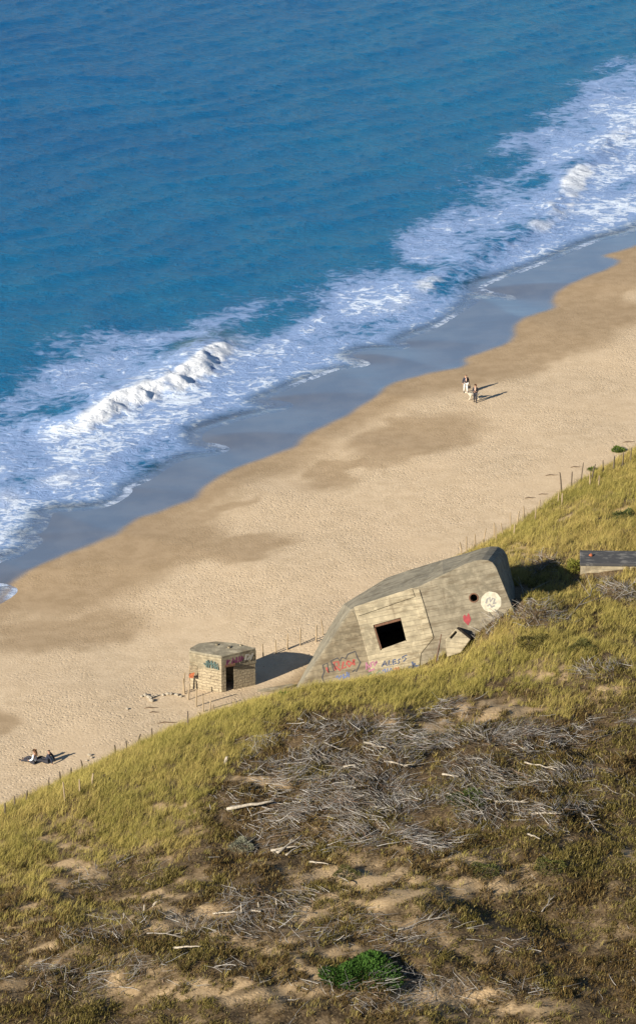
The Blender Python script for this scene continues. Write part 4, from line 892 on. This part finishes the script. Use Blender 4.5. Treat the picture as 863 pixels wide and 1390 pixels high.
# dog: faces left, hind end behind the legs of its owner
pd = ground(641.2, 542.5); dg_ = empty('dog', loc=pd); dg_.rotation_euler = (0, 0, math.radians(14)); dg_.scale = (1.08,)*3
M['dog'] = CL('cream_fur', (.46, .41, .33))
DJ = dict(rump=((.36, 0, .50), .12), bel=((.10, 0, .47), .12), che=((-.18, 0, .47), .15), nec=((-.36, 0, .58), .09), hea=((-.50, 0, .68), .085), muz=((-.63, 0, .65), .045), nos=((-.68, 0, .645), .03),
  t1=((.50, 0, .52), .04), t2=((.64, 0, .46), .04), t3=((.76, 0, .50), .02))
DE = [('rump', 'bel'), ('bel', 'che'), ('che', 'nec'), ('nec', 'hea'), ('hea', 'muz'), ('muz', 'nos'), ('rump', 't1'), ('t1', 't2'), ('t2', 't3')]
for s, yy in (('L', -.09), ('R', .09)):
    st = .09 if s == 'L' else -.07
    DJ.update({'fs'+s: ((-.22, yy, .38), .07), 'fe'+s: ((-.20-st*.3, yy, .26), .045), 'fw'+s: ((-.23-st*.8, yy, .12), .032), 'fp'+s: ((-.25-st, yy, .03), .035), 'ft'+s: ((-.31-st, yy, .025), .03),
      'hs'+s: ((.34, yy, .40), .085), 'hk'+s: ((.24+st*.3, yy, .27), .055), 'hh'+s: ((.42+st*.5, yy, .15), .034), 'hp'+s: ((.38+st, yy, .03), .034), 'ht'+s: ((.32+st, yy, .025), .03)})
    DE += [('che', 'fs'+s), ('fs'+s, 'fe'+s), ('fe'+s, 'fw'+s), ('fw'+s, 'fp'+s), ('fp'+s, 'ft'+s), ('rump', 'hs'+s), ('hs'+s, 'hk'+s), ('hk'+s, 'hh'+s), ('hh'+s, 'hp'+s), ('hp'+s, 'ht'+s)]
skin('body', DJ, DE, M['dog'], dg_, 'che', 1)
for k in (-1, 1): ball('ear', (-.47, .075*k, .70), .045, M['peach'], dg_, (.7, .4, 1.3)); ball('eye', (-.565, .045*k, .70), .012, M['dark_c'], dg_)
ball('nose_tip', (-.705, 0, .655), .022, M['dark_c'], dg_)
tag(dg_, 'cream white dog walking on the beach beside its owner', 'dog')
# sitting couple, looking left out to sea
def sitter(lean, armback):
    d = dict(pel=V3(0, 0, .12), bel=V3(.05*lean, 0, .28), che=V3(.13*lean, 0, .50), nec=V3(.17*lean, 0, .67), hea=V3(.15*lean-.02, 0, .75), top=V3(.15*lean-.03, 0, .84),
      hiL=V3(-.03, -.09, .12), hiR=V3(-.03, .09, .12), knL=V3(-.44, -.12, .20), knR=V3(-.42, .13, .30), anL=V3(-.84, -.13, .07), anR=V3(-.78, .12, .07), toL=V3(-.90, -.14, .15), toR=V3(-.86, .12, .13))
    c = d['che']; d['shL'] = c+V3(.01, -.17, .09); d['shR'] = c+V3(.01, .17, .09)
    if armback: d.update(elL=c+V3(.20, -.23, -.14), wrL=V3(c.x+.26, -.26, .08), haL=V3(c.x+.30, -.28, .04), elR=c+V3(.20, .23, -.14), wrR=V3(c.x+.26, .26, .08), haR=V3(c.x+.30, .28, .04))
    else: d.update(elL=c+V3(-.06, -.22, -.16), wrL=V3(c.x-.26, -.20, .24), haL=V3(c.x-.33, -.18, .23), elR=c+V3(-.06, .22, -.16), wrR=V3(c.x-.26, .18, .26), haR=V3(c.x-.33, .16, .27))
    return d
p = ground(47.2, 1036.); s1 = empty('person', loc=p); s1.scale = (1.1,)*3; s1.rotation_euler = (0, 0, math.radians(-22)); tag(s1, 'person with long brown hair and pale blue top sitting on the sand', 'person')
body(s1, sitter(.35, False), 1, M['pale_blue'], M['dark_c'], M['hair_b'], .16, (-1, 0, 0))
p = ground(64.5, 1035.); s2 = empty('person', loc=p); s2.scale = (1.08,)*3; s2.rotation_euler = (0, 0, math.radians(-10)); tag(s2, 'dark haired person in dark clothes leaning back on the sand', 'person')
body(s2, sitter(1., True), 1, M['navy'], M['dark_c'], M['hair_d'], 0, (-1, 0, 0))

# ------------------------------------------------------------------ light
EL = 24.0; sdir = Vector((-.78, -.62, 0)).normalized()
sv = sdir*math.cos(math.radians(EL))+Vector((0, 0, math.sin(math.radians(EL))))
sun = bpy.data.lights.new('sun', 'SUN'); sun.energy = 5.0; sun.angle = math.radians(.5); sun.color = (1, .90, .74)
so = bpy.data.objects.new('sun', sun); COL.objects.link(so); so.rotation_euler = sv.to_track_quat('Z', 'Y').to_euler(); so.location = (0, 0, 150)
wd = bpy.data.worlds.new('World'); SC.world = wd; wd.use_nodes = True; nt = wd.node_tree; nt.nodes.clear()
sk = nt.nodes.new('ShaderNodeTexSky'); sk.sky_type = 'NISHITA'; sk.sun_disc = False; sk.sun_elevation = math.radians(EL); sk.sun_rotation = math.atan2(sv.x, sv.y); sk.altitude = 0; sk.air_density = 1; sk.dust_density = 0.; sk.ozone_density = 3.5
bg = nt.nodes.new('ShaderNodeBackground'); bg.inputs[1].default_value = .05; ow = nt.nodes.new('ShaderNodeOutputWorld'); nt.links.new(sk.outputs[0], bg.inputs[0]); nt.links.new(bg.outputs[0], ow.inputs[0])
SC.view_settings.view_transform = 'Standard'; SC.view_settings.look = 'None'; SC.view_settings.exposure = 1.18; SC.view_settings.gamma = 1
SC.cycles.max_bounces = 5
